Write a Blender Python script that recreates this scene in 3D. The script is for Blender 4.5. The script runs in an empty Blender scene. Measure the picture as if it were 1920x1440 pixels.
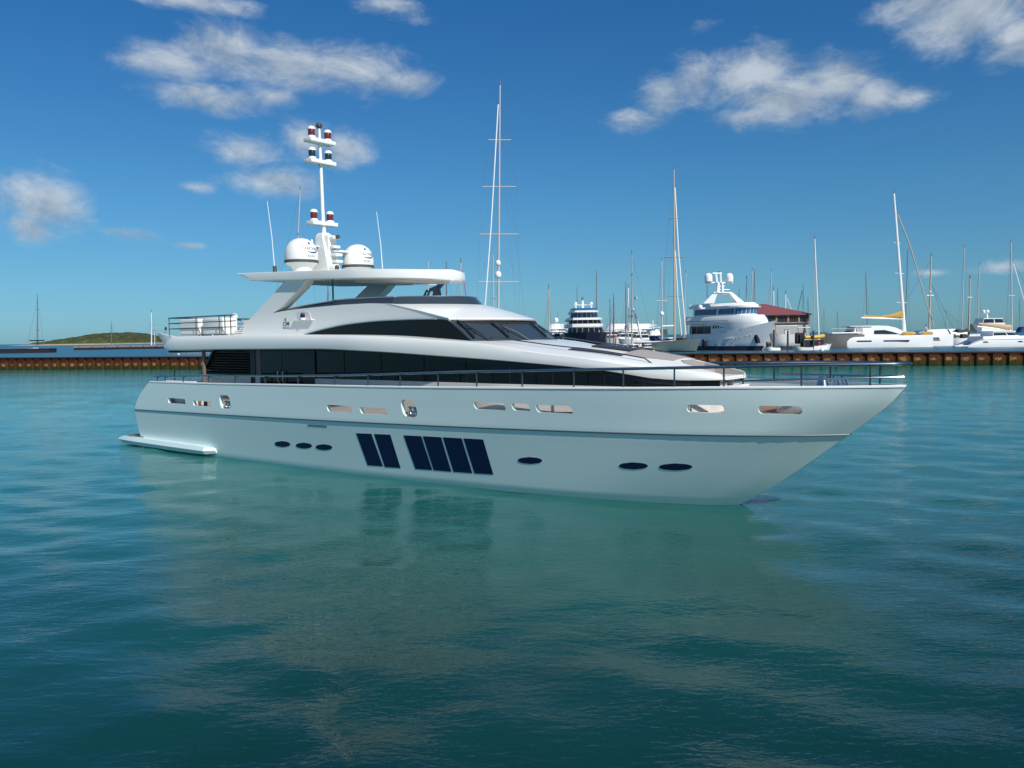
import bpy, math, random
import numpy as np
from mathutils import Vector, Matrix

random.seed(7)
rad = math.radians
SC = bpy.context.scene
COL = SC.collection

# ------------------------------------------------------------------ camera
FPX = 1500.0                      # focal length in pixels of the 1920 wide photo
ROLL = math.atan(0.015)
PITCH = math.atan(88.5 * math.cos(ROLL) / FPX)
EYE = 4.647
_R = Vector((1, 0, 0)); _F = Vector((0, math.cos(PITCH), -math.sin(PITCH))); _U = _R.cross(_F)
_I = math.cos(ROLL) * _R - math.sin(ROLL) * _U
_J = math.sin(ROLL) * _R + math.cos(ROLL) * _U
cam_d = bpy.data.cameras.new('camera')
cam = bpy.data.objects.new('camera', cam_d); COL.objects.link(cam)
cam_d.sensor_width = 36.0; cam_d.lens = 36.0 * FPX / 1920.0
cam_d.clip_start = 0.1; cam_d.clip_end = 60000
M = Matrix((_I, _J, -_F)).transposed().to_4x4(); M.translation = Vector((0, 0, EYE))
cam.matrix_world = M
SC.camera = cam

# ------------------------------------------------------------------ light
SUN_AZ = Vector((0.553, -0.833, 0)).normalized()
SUN_EL = rad(42)
sun_dir = Vector((SUN_AZ.x * math.cos(SUN_EL), SUN_AZ.y * math.cos(SUN_EL), math.sin(SUN_EL)))
sd = bpy.data.lights.new('sun', 'SUN'); sd.energy = 4.8; sd.angle = rad(0.5); sd.color = (1.0, 0.96, 0.90)
sun = bpy.data.objects.new('sun', sd); COL.objects.link(sun)
sun.rotation_euler = (-sun_dir).to_track_quat('-Z', 'Y').to_euler()
sun.location = (60, -30, 80)
SC.view_settings.view_transform = 'Standard'; SC.view_settings.look = 'None'
SC.view_settings.gamma = 1.0; SC.view_settings.use_curve_mapping = False
SC.view_settings.exposure = 0.0


def pdir(px, py):
    """direction through a point of the 1920x1440 photo"""
    return (_F + _I * ((px - 960) / FPX) + _J * ((720 - py) / FPX))


def at(px, py, Y):
    d = pdir(px, py)
    return Vector((0, 0, EYE)) + d * (Y / d.y)


def ground(px, py, z=0.0):
    d = pdir(px, py)
    return Vector((0, 0, EYE)) + d * ((z - EYE) / d.z)


# ------------------------------------------------------------------ sky
W = bpy.data.worlds.new('World'); SC.world = W; W.use_nodes = True
nt = W.node_tree; nt.nodes.clear()
N = nt.nodes.new; LK = nt.links.new


def mth(op, a, b=None, c=None, clamp=False, tree=None):
    t = tree or nt
    n = t.nodes.new('ShaderNodeMath'); n.operation = op; n.use_clamp = clamp
    for i, v in enumerate((a, b, c)):
        if v is None: continue
        if isinstance(v, (int, float)): n.inputs[i].default_value = v
        else: t.links.new(v, n.inputs[i])
    return n.outputs[0]


sky = N('ShaderNodeTexSky'); sky.sky_type = 'NISHITA'; sky.sun_disc = False
sky.sun_elevation = SUN_EL
sky.sun_rotation = math.atan2(SUN_AZ.x, SUN_AZ.y)
sky.altitude = 0; sky.air_density = 1.0; sky.dust_density = 0.3; sky.ozone_density = 3.0
tc = N('ShaderNodeTexCoord')
DIR = tc.outputs['Generated']


def vdot(vec):
    n = N('ShaderNodeVectorMath'); n.operation = 'DOT_PRODUCT'
    LK(DIR, n.inputs[0]); n.inputs[1].default_value = vec
    return n.outputs['Value']


# cumulus banks: (photo x, y, half width, half height, weight)
BANKS = [
    (270, 118, 75, 30, .8), (330, 120, 110, 46, .95), (425, 95, 105, 62, 1.1), (540, 120, 135, 58, 1.1), (660, 130, 135, 56, 1.1), (755, 152, 85, 34, 1.0),
    (390, 182, 125, 36, 1.0), (510, 180, 70, 30, .8),
    (460, 285, 110, 46, .78), (572, 262, 58, 54, .8), (650, 285, 66, 44, .92), (520, 340, 110, 40, .92), (370, 352, 60, 18, .6),
    (85, 378, 74, 52, 1.45), (55, 425, 55, 34, 1.1), (135, 408, 45, 26, .6),
    (245, 438, 90, 18, .68), (358, 461, 50, 11, .62),
    (1245, 175, 65, 60, .95), (1300, 150, 76, 58, 1.0), (1395, 145, 100, 64, 1.1), (1480, 185, 145, 58, 1.1), (1570, 155, 90, 64, 1.05), (1635, 180, 80, 48, .95), (1700, 185, 80, 36, .85),
    (1190, 225, 75, 28, .85), (1400, 215, 100, 32, .85),
    (1720, 12, 105, 45, .9), (1830, 30, 125, 78, 1.1), (1900, 75, 85, 56, 1.05),
    (360, 2, 165, 28, .9), (740, 15, 110, 40, .62), (1310, 50, 75, 34, .45),
    (1880, 500, 80, 20, .68), (1740, 512, 60, 14, .5), (1000, -60, 200, 60, .6),
]
mask = None; vert = None
for (px, py, rx, ry, wt) in BANKS:
    c = pdir(px, py).normalized()
    ex = (pdir(px + rx, py) - pdir(px - rx, py)); ex -= c * ex.dot(c)
    ey = (pdir(px, py - ry) - pdir(px, py + ry)); ey -= c * ey.dot(c)
    hx = (pdir(px + rx, py).normalized() - pdir(px - rx, py).normalized()).length / 2
    hy = (pdir(px, py - ry).normalized() - pdir(px, py + ry).normalized()).length / 2
    u = mth('DIVIDE', vdot(ex.normalized()), hx); v = mth('DIVIDE', vdot(ey.normalized()), hy)
    r2 = mth('ADD', mth('MULTIPLY', u, u), mth('MULTIPLY', v, v))
    m = mth('MULTIPLY', mth('SUBTRACT', 1.0, mth('SQRT', r2)), 1.0)
    front = mth('GREATER_THAN', vdot(c), 0.2)
    m = mth('MULTIPLY', mth('MULTIPLY_ADD', m, 1.0, -(1.0 - wt) * .85), front)
    m = mth('MAXIMUM', m, -1.0)
    mv = mth('MULTIPLY', mth('MAXIMUM', m, 0.0), v)
    mask = m if mask is None else mth('SMOOTH_MAX', mask, m, 0.18)
    vert = mv if vert is None else mth('ADD', vert, mv)


def cloud_noise(scale, detail, rough, off):
    mp = N('ShaderNodeMapping'); mp.inputs['Scale'].default_value = (1, 1, 1.9); mp.inputs['Location'].default_value = off
    LK(DIR, mp.inputs['Vector'])
    n = N('ShaderNodeTexNoise'); n.inputs['Scale'].default_value = scale; n.inputs['Detail'].default_value = detail
    n.inputs['Roughness'].default_value = rough; n.inputs['Distortion'].default_value = .55
    LK(mp.outputs[0], n.inputs['Vector'])
    return n.outputs['Fac']


n1 = cloud_noise(11, 10, .66, (.3, .1, .7))
n2 = cloud_noise(11, 6, .55, (.3 - .018, .1 + .0, .7 - .030))     # the same field a step towards the sun
n3 = cloud_noise(30, 9, .68, (.9, .4, .2))
field = mth('ADD', mask, mth('MULTIPLY_ADD', n1, 1.5, -.60))
field = mth('ADD', field, mth('MULTIPLY_ADD', n3, .95, -.475))
dens = N('ShaderNodeMapRange'); dens.interpolation_type = 'SMOOTHSTEP'
dens.inputs['From Min'].default_value = .0; dens.inputs['From Max'].default_value = 1.15
LK(field, dens.inputs['Value'])
lit = mth('SUBTRACT', n1, n2)
lit = mth('MULTIPLY_ADD', lit, 3.0, .52)
lit = mth('ADD', lit, mth('MULTIPLY', vert, .55), clamp=True)
ccol = N('ShaderNodeMix'); ccol.data_type = 'RGBA'
ccol.inputs['A'].default_value = (3.0, 3.8, 4.7, 1); ccol.inputs['B'].default_value = (6.0, 6.6, 7.1, 1)
LK(lit, ccol.inputs['Factor'])
tint = N('ShaderNodeMix'); tint.data_type = 'RGBA'; tint.blend_type = 'MULTIPLY'; tint.inputs['Factor'].default_value = 1
sepd = N('ShaderNodeSeparateXYZ'); LK(DIR, sepd.inputs[0])
ramp = N('ShaderNodeValToRGB'); el = ramp.color_ramp.elements           # clear maritime air: bluer than the standard sky
el[0].position = 0; el[0].color = (.28 / 1.3, .58 / 1.3, .93 / 1.3, 1); el[1].position = .45; el[1].color = (.16 / 1.3, .60 / 1.3, .96 / 1.3, 1)
for ps, cl in ((.08, (.30, .60, .82)), (.17, (.28, .64, .86))):
    q = el.new(ps); q.color = (cl[0] / 1.3, cl[1] / 1.3, cl[2] / 1.3, 1)
LK(sepd.outputs['Z'], ramp.inputs['Fac'])
sc13 = N('ShaderNodeVectorMath'); sc13.operation = 'SCALE'; sc13.inputs['Scale'].default_value = 1.3; LK(ramp.outputs[0], sc13.inputs[0])
LK(sky.outputs['Color'], tint.inputs['A']); LK(sc13.outputs[0], tint.inputs['B'])
mixc = N('ShaderNodeMix'); mixc.data_type = 'RGBA'
LK(mth('MULTIPLY', dens.outputs[0], .82), mixc.inputs['Factor'])
LK(tint.outputs['Result'], mixc.inputs['A']); LK(ccol.outputs['Result'], mixc.inputs['B'])
bg = N('ShaderNodeBackground'); bg.inputs['Strength'].default_value = 0.10
LK(mixc.outputs['Result'], bg.inputs['Color'])
wo = N('ShaderNodeOutputWorld'); LK(bg.outputs[0], wo.inputs['Surface'])


# ------------------------------------------------------------------ materials
def newmat(name):
    m = bpy.data.materials.new(name); m.use_nodes = True
    return m, m.node_tree, m.node_tree.nodes['Principled BSDF']


def mat(name, col, rough=.5, metal=0.0, var=.06, vscale=1.2, bump=0.0, bscale=20, coat=0.0, spec=.5):
    """plain paint / metal / plastic with a little wear-like variation of tone"""
    m, t, p = newmat(name)
    c = t.nodes.new('ShaderNodeTexCoord')
    n = t.nodes.new('ShaderNodeTexNoise'); n.inputs['Scale'].default_value = vscale; n.inputs['Detail'].default_value = 5
    t.links.new(c.outputs['Object'], n.inputs['Vector'])
    r = t.nodes.new('ShaderNodeMapRange'); r.inputs['To Min'].default_value = 1 - var; r.inputs['To Max'].default_value = 1 + var
    t.links.new(n.outputs['Fac'], r.inputs['Value'])
    x = t.nodes.new('ShaderNodeVectorMath'); x.operation = 'SCALE'; x.inputs[0].default_value = col
    t.links.new(r.outputs[0], x.inputs['Scale']); t.links.new(x.outputs[0], p.inputs['Base Color'])
    p.inputs['Roughness'].default_value = rough; p.inputs['Metallic'].default_value = metal
    p.inputs['Coat Weight'].default_value = coat; p.inputs['Coat Roughness'].default_value = .08
    p.inputs['Specular IOR Level'].default_value = spec
    if bump:
        n2 = t.nodes.new('ShaderNodeTexNoise'); n2.inputs['Scale'].default_value = bscale; n2.inputs['Detail'].default_value = 3
        t.links.new(c.outputs['Object'], n2.inputs['Vector'])
        b = t.nodes.new('ShaderNodeBump'); b.inputs['Strength'].default_value = bump; b.inputs['Distance'].default_value = .02
        t.links.new(n2.outputs['Fac'], b.inputs['Height']); t.links.new(b.outputs[0], p.inputs['Normal'])
    return m


MT = {}
MT['gel'] = mat('white gelcoat', (.79, .80, .76), .28, var=.02, vscale=.4, coat=.25)
MT['hull'] = mat('hull paint', (.66, .785, .77), .30, var=.025, vscale=.25, coat=.3)
MT['beige'] = mat('warm white liner', (.70, .655, .63), .45, var=.03)
MT['cushion_shade'] = mat('taupe cushion', (.33, .30, .275), .85, var=.06, vscale=4, bump=.15, bscale=60)  # upholstery, and the painted shade of the bow recess walls
MT['black'] = mat('black trim', (.010, .010, .011), .45, var=.1)
MT['shade_mullion'] = mat('matt black shade and mullion', (.006, .006, .007), .8, var=.1)  # mullions, and the brow's shadow built as a dark strip
MT['glass'] = mat('dark glass', (.004, .007, .009), .06, var=.05, spec=.3)
MT['glass_fly'] = mat('smoked acrylic', (.035, .048, .062), .12, var=.05)
MT['screen'] = mat('tinted windscreen', (.035, .052, .068), .10, var=.05)
MT['navy'] = mat('navy hull glass', (.006, .014, .055), .32, var=.10, vscale=3, spec=.25)
MT['steel'] = mat('polished steel', (.36, .42, .45), .22, 1.0, var=.05)
MT['dsteel'] = mat('dark steel tube', (.075, .10, .11), .30, .7, var=.05)
MT['strake'] = mat('grey rubbing strip', (.055, .085, .095), .4, var=.05)
MT['bronze'] = mat('brown pillar', (.16, .125, .11), .5, var=.05)
MT['red'] = mat('red lens', (.16, .018, .018), .25, var=.05)
MT['green'] = mat('dark green lens', (.014, .035, .038), .25, var=.05)
MT['grey'] = mat('grey rubber', (.06, .06, .058), .6, var=.05)
MT['blue_ink'] = mat('blue lettering', (.03, .045, .17), .5, var=.02)
MT['dark_ink'] = mat('dark lettering', (.02, .025, .03), .5, var=.02)
MT['grey_ink'] = mat('slate lettering', (.10, .13, .19), .5, var=.02)
MT['trim'] = mat('pale blue grey trim', (.20, .30, .32), .35, var=.03)
MT['brown_hatch'] = mat('brown hatch glass', (.040, .034, .030), .35, var=.04, spec=.2)


def teak():
    m, t, p = newmat('teak planking')
    c = t.nodes.new('ShaderNodeTexCoord')
    w = t.nodes.new('ShaderNodeTexWave'); w.bands_direction = 'Y'; w.inputs['Scale'].default_value = 5.2; w.inputs['Distortion'].default_value = .0
    t.links.new(c.outputs['Object'], w.inputs['Vector'])
    r = t.nodes.new('ShaderNodeValToRGB'); r.color_ramp.elements[0].position = .03; r.color_ramp.elements[0].color = (.03, .022, .015, 1)
    r.color_ramp.elements[1].position = .12; r.color_ramp.elements[1].color = (.36, .22, .11, 1)
    t.links.new(w.outputs['Fac'], r.inputs['Fac'])
    n = t.nodes.new('ShaderNodeTexNoise'); n.inputs['Scale'].default_value = 2.5; n.inputs['Detail'].default_value = 6
    t.links.new(c.outputs['Object'], n.inputs['Vector'])
    x = t.nodes.new('ShaderNodeMix'); x.data_type = 'RGBA'; x.blend_type = 'MULTIPLY'; x.inputs['Factor'].default_value = .5
    t.links.new(r.outputs[0], x.inputs['A']); t.links.new(n.outputs['Color'], x.inputs['B'])
    t.links.new(x.outputs['Result'], p.inputs['Base Color']); p.inputs['Roughness'].default_value = .6
    return m


MT['teak'] = teak()


# ------------------------------------------------------------------ mesh helpers
class MB:
    def __init__(s): s.v = []; s.f = []

    def add(s, vs, fs):
        o = len(s.v); s.v += [tuple(v) for v in vs]; s.f += [tuple(i + o for i in f) for f in fs]
        return s

    def box(s, x0, x1, y0, y1, z0, z1, bev=0.0):
        if bev <= 0:
            s.add([(x, y, z) for z in (z0, z1) for y in (y0, y1) for x in (x0, x1)],
                  [(0, 2, 3, 1), (4, 5, 7, 6), (0, 1, 5, 4), (2, 6, 7, 3), (0, 4, 6, 2), (1, 3, 7, 5)])
        else:
            b = min(bev, (x1 - x0) / 2.01, (y1 - y0) / 2.01, (z1 - z0) / 2.01)
            prof = [(z0, b), (z0 + b * .3, b * .3), (z0 + b, 0), (z1 - b, 0), (z1 - b * .3, b * .3), (z1, b)]
            rings = []
            for z, ins in prof:
                ring = []
                for cx, cy, a0 in ((x1 - b, y1 - b, 0), (x0 + b, y1 - b, 90), (x0 + b, y0 + b, 180), (x1 - b, y0 + b, 270)):
                    for a in (0, 30, 60, 90):
                        rr = b - ins
                        ring.append((cx + rr * math.cos(rad(a0 + a)), cy + rr * math.sin(rad(a0 + a)), z))
                rings.append(ring)
            s.loft(rings, closed=True, caps=True)
        return s

    def loft(s, rings, closed=True, caps=True):
        n = len(rings[0]); vs = [p for r in rings for p in r]; fs = []
        for i in range(len(rings) - 1):
            for j in range(n if closed else n - 1):
                a = i * n + j; b = i * n + (j + 1) % n
                fs.append((a, b, b + n, a + n))
        if caps and closed:
            fs.append(tuple(reversed(range(n)))); fs.append(tuple((len(rings) - 1) * n + k for k in range(n)))
        return s.add(vs, fs)

    def tube(s, path, r, n=8, caps=True, r1=None):
        path = [Vector(p) for p in path]
        rings = []; up = None
        for i, p in enumerate(path):
            if i == 0: t = path[1] - p
            elif i == len(path) - 1: t = p - path[i - 1]
            else: t = (path[i + 1] - p).normalized() + (p - path[i - 1]).normalized()
            t = t.normalized()
            if up is None:
                up = Vector((0, 0, 1)) if abs(t.z) < .9 else Vector((1, 0, 0))
            a = t.cross(up)
            if a.length < 1e-6: a = t.cross(Vector((0, 1, 0)))
            a.normalize(); b = a.cross(t).normalized(); up = b
            rr = r if r1 is None else r + (r1 - r) * i / (len(path) - 1)
            rings.append([p + a * (rr * math.cos(2 * math.pi * k / n)) + b * (rr * math.sin(2 * math.pi * k / n)) for k in range(n)])
        return s.loft(rings, True, caps)

    def prism(s, pts, axis, a0, a1):
        """polygon pts in the plane across axis ('y': (x,z), 'z': (x,y), 'x': (y,z)), from a0 to a1"""
        def mk(p, a):
            return {'y': (p[0], a, p[1]), 'z': (p[0], p[1], a), 'x': (a, p[0], p[1])}[axis]
        return s.loft([[mk(p, a0) for p in pts], [mk(p, a1) for p in pts]], True, True)

    def lathe(s, prof, cx=0, cy=0, n=24):
        rings = [[(cx + r * math.cos(2 * math.pi * k / n), cy + r * math.sin(2 * math.pi * k / n), z) for k in range(n)] for r, z in prof]
        return s.loft(rings, True, True)

    def ball(s, c, r, n=16, sz=1.0):
        prof = [(max(1e-3, r * math.cos(a)), c[2] + r * sz * math.sin(a)) for a in np.linspace(-math.pi / 2, math.pi / 2, n // 2 + 1)]
        return s.lathe(prof, c[0], c[1], n)

    def obj(s, name, m, parent=None, smooth=True, angle=32):
        me = bpy.data.meshes.new(name); me.from_pydata([tuple(v) for v in s.v], [], s.f); me.update()
        return link(name, me, m, parent, smooth, angle)


def fix_normals(me):
    import bmesh
    b = bmesh.new(); b.from_mesh(me); bmesh.ops.recalc_face_normals(b, faces=b.faces); b.to_mesh(me); b.free()


def link(name, me, m, parent=None, smooth=True, angle=32):
    fix_normals(me)
    if smooth:
        me.polygons.foreach_set('use_smooth', [True] * len(me.polygons)); me.set_sharp_from_angle(angle=rad(angle))
    o = bpy.data.objects.new(name, me); COL.objects.link(o)
    if m is not None and not me.materials: me.materials.append(MT[m] if isinstance(m, str) else m)
    if parent is not None: o.parent = parent
    return o


def tag(o, label=None, cat=None, group=None, kind=None):
    if label: o['label'] = label
    if cat: o['category'] = cat
    if group: o['group'] = group
    if kind: o['kind'] = kind
    return o


def thing(name, loc, rz, label, cat, group=None):
    o = bpy.data.objects.new(name, None); COL.objects.link(o)
    o.location = loc; o.rotation_euler = (0, 0, rz); o.empty_display_size = .5
    return tag(o, label, cat, group)


def pchip(pts):
    xs = np.array([p[0] for p in pts], float); ys = np.array([p[1] for p in pts], float)
    h = np.diff(xs); d = np.diff(ys) / h; m = np.zeros(len(xs))
    if len(xs) == 2:
        m[:] = d[0]
    else:
        for i in range(1, len(xs) - 1):
            if d[i - 1] * d[i] > 0:
                w1 = 2 * h[i] + h[i - 1]; w2 = h[i] + 2 * h[i - 1]
                m[i] = (w1 + w2) / (w1 / d[i - 1] + w2 / d[i])
        m[0] = d[0]; m[-1] = d[-1]

    def f(x):
        x = min(max(x, xs[0]), xs[-1]); i = min(int(np.searchsorted(xs, x, side='right')) - 1, len(xs) - 2); i = max(i, 0)
        t = (x - xs[i]) / h[i]
        return float((2 * t**3 - 3 * t**2 + 1) * ys[i] + (t**3 - 2 * t**2 + t) * h[i] * m[i] + (-2 * t**3 + 3 * t**2) * ys[i + 1] + (t**3 - t**2) * h[i] * m[i + 1])
    return f


def boolean(o, cutter, op='DIFFERENCE'):
    md = o.modifiers.new('cut', 'BOOLEAN'); md.operation = op; md.solver = 'EXACT'; md.object = cutter
    bpy.context.view_layer.update()
    dg = bpy.context.evaluated_depsgraph_get()
    me = bpy.data.meshes.new_from_object(o.evaluated_get(dg), depsgraph=dg)
    o.modifiers.clear(); old = o.data; o.data = me
    me.polygons.foreach_set('use_smooth', [True] * len(me.polygons)); me.set_sharp_from_angle(angle=rad(30))
    bpy.data.objects.remove(cutter)
    return o


def text_mesh(body, size, extrude=0.0, spacing=1.0, bold=0.0):
    cu = bpy.data.curves.new('txt', 'FONT'); cu.body = body; cu.size = size; cu.extrude = extrude
    cu.align_x = 'CENTER'; cu.align_y = 'CENTER'; cu.space_character = spacing; cu.offset = bold; cu.resolution_u = 3
    to = bpy.data.objects.new('txt', cu); COL.objects.link(to); bpy.context.view_layer.update()
    dg = bpy.context.evaluated_depsgraph_get()
    me = bpy.data.meshes.new_from_object(to.evaluated_get(dg), depsgraph=dg)
    vs = [v.co.copy() for v in me.vertices]; fs = [tuple(p.vertices) for p in me.polygons]
    bpy.data.objects.remove(to); bpy.data.meshes.remove(me)
    return vs, fs

# ------------------------------------------------------------------ water
def lin(a, b, t): return a + (b - a) * t


WALL_A = Vector((-180.0, 188.0, 0)); WALL_B = Vector((150.0, 68.0, 0))     # line of the sheet pile breakwater


def wall_line():
    a = ground(300, 693); b = ground(1480, 687.5); d = (b - a).normalized()
    return a, d


def make_water():
    # polar sheet round the origin, dense where the photo looks
    th = []
    a = -180.0
    while a < 180.0 - 1e-6:
        th.append(a); a += .22 if -52 <= a < 52 else 4.0
    th = np.radians(np.array(th))
    rr = [0.5, 3.0]
    while rr[-1] < 95: rr.append(rr[-1] * 1.0125)
    while rr[-1] < 50000: rr.append(rr[-1] * 1.12)
    rr = np.array(rr)
    TH, RR = np.meshgrid(th, rr)
    X = RR * np.sin(TH); Y = RR * np.cos(TH); Z = np.zeros_like(X)
    rng = np.random.RandomState(3)
    for i in range(26):
        wl = 1.3 * (1.14 ** i) if i < 14 else 1.0 + rng.rand() * 3
        k = 2 * math.pi / wl; dd = rad(250 + rng.randn() * 32)
        A = .0052 * wl ** .08
        fade = np.clip((wl / .9 - RR * .0125 * 2.2) / (RR * .0125 * 2.2 + .05), 0, 1)
        Z += A * fade * np.sin(k * (X * math.cos(dd) + Y * math.sin(dd)) + rng.rand() * 6.28)
    Z *= np.clip((RR - 1) / 4, 0, 1)
    nr, nt_ = X.shape
    v = np.stack([X.ravel(), Y.ravel(), Z.ravel()], 1)
    v = np.vstack([v, [[0, 0, 0]]])
    i, j = np.meshgrid(np.arange(nr - 1), np.arange(nt_), indexing='ij'); j2 = (j + 1) % nt_
    q = np.stack([i * nt_ + j, (i + 1) * nt_ + j, (i + 1) * nt_ + j2, i * nt_ + j2], -1).reshape(-1, 4)
    me = bpy.data.meshes.new('water')
    tri = np.array([[nr * nt_, b, (b + 1) % nt_] for b in range(nt_)])
    loops = np.concatenate([q.ravel(), tri.ravel()]); nq = len(q)
    me.vertices.add(len(v)); me.vertices.foreach_set('co', v.ravel())
    me.loops.add(len(loops)); me.loops.foreach_set('vertex_index', loops)
    starts = np.concatenate([np.arange(nq) * 4, nq * 4 + np.arange(nt_) * 3])
    me.polygons.add(nq + nt_); me.polygons.foreach_set('loop_start', starts)
    me.update(calc_edges=True); me.validate()
    me.polygons.foreach_set('use_smooth', [True] * len(me.polygons))
    m, t, p = newmat('sea water')
    geo = t.nodes.new('ShaderNodeNewGeometry'); pos = geo.outputs['Position']

    def noise(scale, detail, sc=(1, 1, 1), rough=.5, dist=0.0, rot=0):
        mp = t.nodes.new('ShaderNodeMapping'); mp.inputs['Scale'].default_value = sc; mp.inputs['Rotation'].default_value = (0, 0, rot)
        t.links.new(pos, mp.inputs['Vector'])
        n = t.nodes.new('ShaderNodeTexNoise'); n.inputs['Scale'].default_value = scale; n.inputs['Detail'].default_value = detail
        n.inputs['Roughness'].default_value = rough; n.inputs['Distortion'].default_value = dist
        t.links.new(mp.outputs[0], n.inputs['Vector']); return n.outputs['Fac']

    # colour of the water: shallow turquoise inside the breakwater, deep blue outside it
    a, d = wall_line(); nrm = Vector((-d.y, d.x, 0))
    dn = t.nodes.new('ShaderNodeVectorMath'); dn.operation = 'DOT_PRODUCT'; dn.inputs[1].default_value = nrm; t.links.new(pos, dn.inputs[0])
    off = mth('SUBTRACT', dn.outputs['Value'], a.dot(nrm), tree=t)
    out = t.nodes.new('ShaderNodeMapRange'); out.inputs['From Min'].default_value = -.5; out.inputs['From Max'].default_value = .5
    t.links.new(off, out.inputs['Value'])
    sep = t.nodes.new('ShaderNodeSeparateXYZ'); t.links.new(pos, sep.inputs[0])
    # lens vignette and pale hull reflection painted into the colour; turquoise by the wall
    fore_dist = mth('ADD', sep.outputs['Y'], mth('MULTIPLY', sep.outputs['X'], -.16, tree=t), tree=t)
    fore_dist = mth('ADD', fore_dist, mth('MULTIPLY_ADD', noise(.10, 4), 14, -7, tree=t), tree=t)
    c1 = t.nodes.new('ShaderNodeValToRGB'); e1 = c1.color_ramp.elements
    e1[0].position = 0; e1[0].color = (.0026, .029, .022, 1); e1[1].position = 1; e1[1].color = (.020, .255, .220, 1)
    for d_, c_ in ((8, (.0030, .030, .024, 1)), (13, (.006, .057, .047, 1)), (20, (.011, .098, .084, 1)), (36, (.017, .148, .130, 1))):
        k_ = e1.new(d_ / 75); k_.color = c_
    t.links.new(mth('DIVIDE', fore_dist, 75, tree=t), c1.inputs['Fac'])
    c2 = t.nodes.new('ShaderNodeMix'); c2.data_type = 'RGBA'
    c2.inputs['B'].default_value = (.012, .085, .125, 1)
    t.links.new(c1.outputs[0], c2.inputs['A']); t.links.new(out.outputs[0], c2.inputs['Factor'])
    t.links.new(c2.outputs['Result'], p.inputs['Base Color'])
    rg_ = t.nodes.new('ShaderNodeMapRange'); rg_.inputs['To Min'].default_value = .06; rg_.inputs['To Max'].default_value = .32
    t.links.new(out.outputs[0], rg_.inputs['Value']); t.links.new(rg_.outputs[0], p.inputs['Roughness'])      # open, choppier water outside the wall
    p.inputs['IOR'].default_value = 1.45
    # ripples: fine wind chop, in patches, over the modelled swell
    h1 = noise(1.5, 4, (.7, 1.5, 1), .55, .3, rad(12))
    h2 = noise(6.0, 3, (.7, 1.7, 1), .55, .5, rad(-16))
    patch = t.nodes.new('ShaderNodeMapRange'); patch.inputs['From Min'].default_value = .42; patch.inputs['From Max'].default_value = .62
    patch.inputs['To Min'].default_value = .30
    t.links.new(noise(.07, 3, (.6, 1.3, 1)), patch.inputs['Value'])
    b1 = t.nodes.new('ShaderNodeBump'); b1.inputs['Strength'].default_value = 1; b1.inputs['Distance'].default_value = .026
    t.links.new(h1, b1.inputs['Height'])
    b2 = t.nodes.new('ShaderNodeBump'); b2.inputs['Strength'].default_value = 1; b2.inputs['Distance'].default_value = .015
    t.links.new(mth('MULTIPLY', h2, patch.outputs[0], tree=t), b2.inputs['Height']); t.links.new(b1.outputs[0], b2.inputs['Normal'])
    t.links.new(b2.outputs[0], p.inputs['Normal'])
    me.materials.append(m)
    o = bpy.data.objects.new('water', me); COL.objects.link(o); tag(o, kind='structure')


make_water()

# ------------------------------------------------------------------ the big yacht (x forward, y to port, z up)
YO = Vector((-14.541, 37.9945, 0)); YAW = rad(-38.4376)
Y = thing('motor_yacht', YO, YAW, 'large sleek white motor yacht in the foreground with navy hull windows and twin radomes', 'yacht')

Xa = pchip([(-.9, .6), (0, .02), (.8, -.28), (1.65, -.34), (2.3, .12), (2.93, 1.05), (3.4, 1.9)])
Xs = pchip([(-.9, 24.7), (0, 26.5), (2.09, 29.32), (3.0, 30.36), (3.335, 30.62)])
C0 = pchip([(.6, 2.6), (12, 2.2), (18, 1.4), (22, .6), (24.7, .02)])
C1 = pchip([(0, 3.12), (5, 3.04), (10, 2.86), (14.5, 2.63), (18, 2.30), (21.7, 1.80), (24, 1.22), (25.7, .55), (26.5, .02)])
C2 = pchip([(-.34, 3.3), (6, 3.3), (12.5, 3.17), (17.3, 2.90), (21.3, 2.50), (24.5, 2.02), (27.2, 1.30), (28.3, .72), (29.0, .23), (29.32, .02)])
C3 = pchip([(1.05, 3.30), (8, 3.32), (13, 3.24), (17.3, 3.05), (21.3, 2.72), (24.5, 2.30), (27.2, 1.66), (28.6, 1.14), (29.7, .60), (30.3, .25), (30.62, .02)])
Z3 = pchip([(1.05, 2.93), (5.6, 2.965), (11.4, 3.05), (16.4, 3.11), (20, 3.17), (24, 3.24), (27, 3.30), (30.6, 3.335)])
LV = [C0, C1, C2, C3]


def zl(k, u):
    if k == 0: return -.9
    if k == 1: return 0.0
    if k == 2: return lin(1.655, 2.09, u)
    return Z3(1.05 + u * (30.62 - 1.05))


def yl(k, u):
    z = zl(k, u); return LV[k](Xa(z) + u * (Xs(z) - Xa(z)))


def hull_pt(k, t, u):
    z = lin(zl(k, u), zl(k + 1, u), t); y = lin(yl(k, u), yl(k + 1, u), t)
    return (Xa(z) + u * (Xs(z) - Xa(z)), y, z)


def hull_y(x, z):
    u = (x - Xa(z)) / (Xs(z) - Xa(z)); u = min(max(u, 0), 1)
    for k in (0, 1, 2):
        if z <= zl(k + 1, u) or k == 2:
            t = (z - zl(k, u)) / (zl(k + 1, u) - zl(k, u)); return lin(yl(k, u), yl(k + 1, u), t)


ZD = pchip([(-1, 1.90), (6, 1.95), (13, 2.08), (17, 2.10), (20, 2.42), (25, 2.56), (31, 2.62)])
BUL = .13


def rows():
    r = [(0, 0.0), (0, .6)]
    r += [(1, t / 8) for t in range(8)]
    r += [(2, t / 8) for t in range(9)]
    return r


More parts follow.
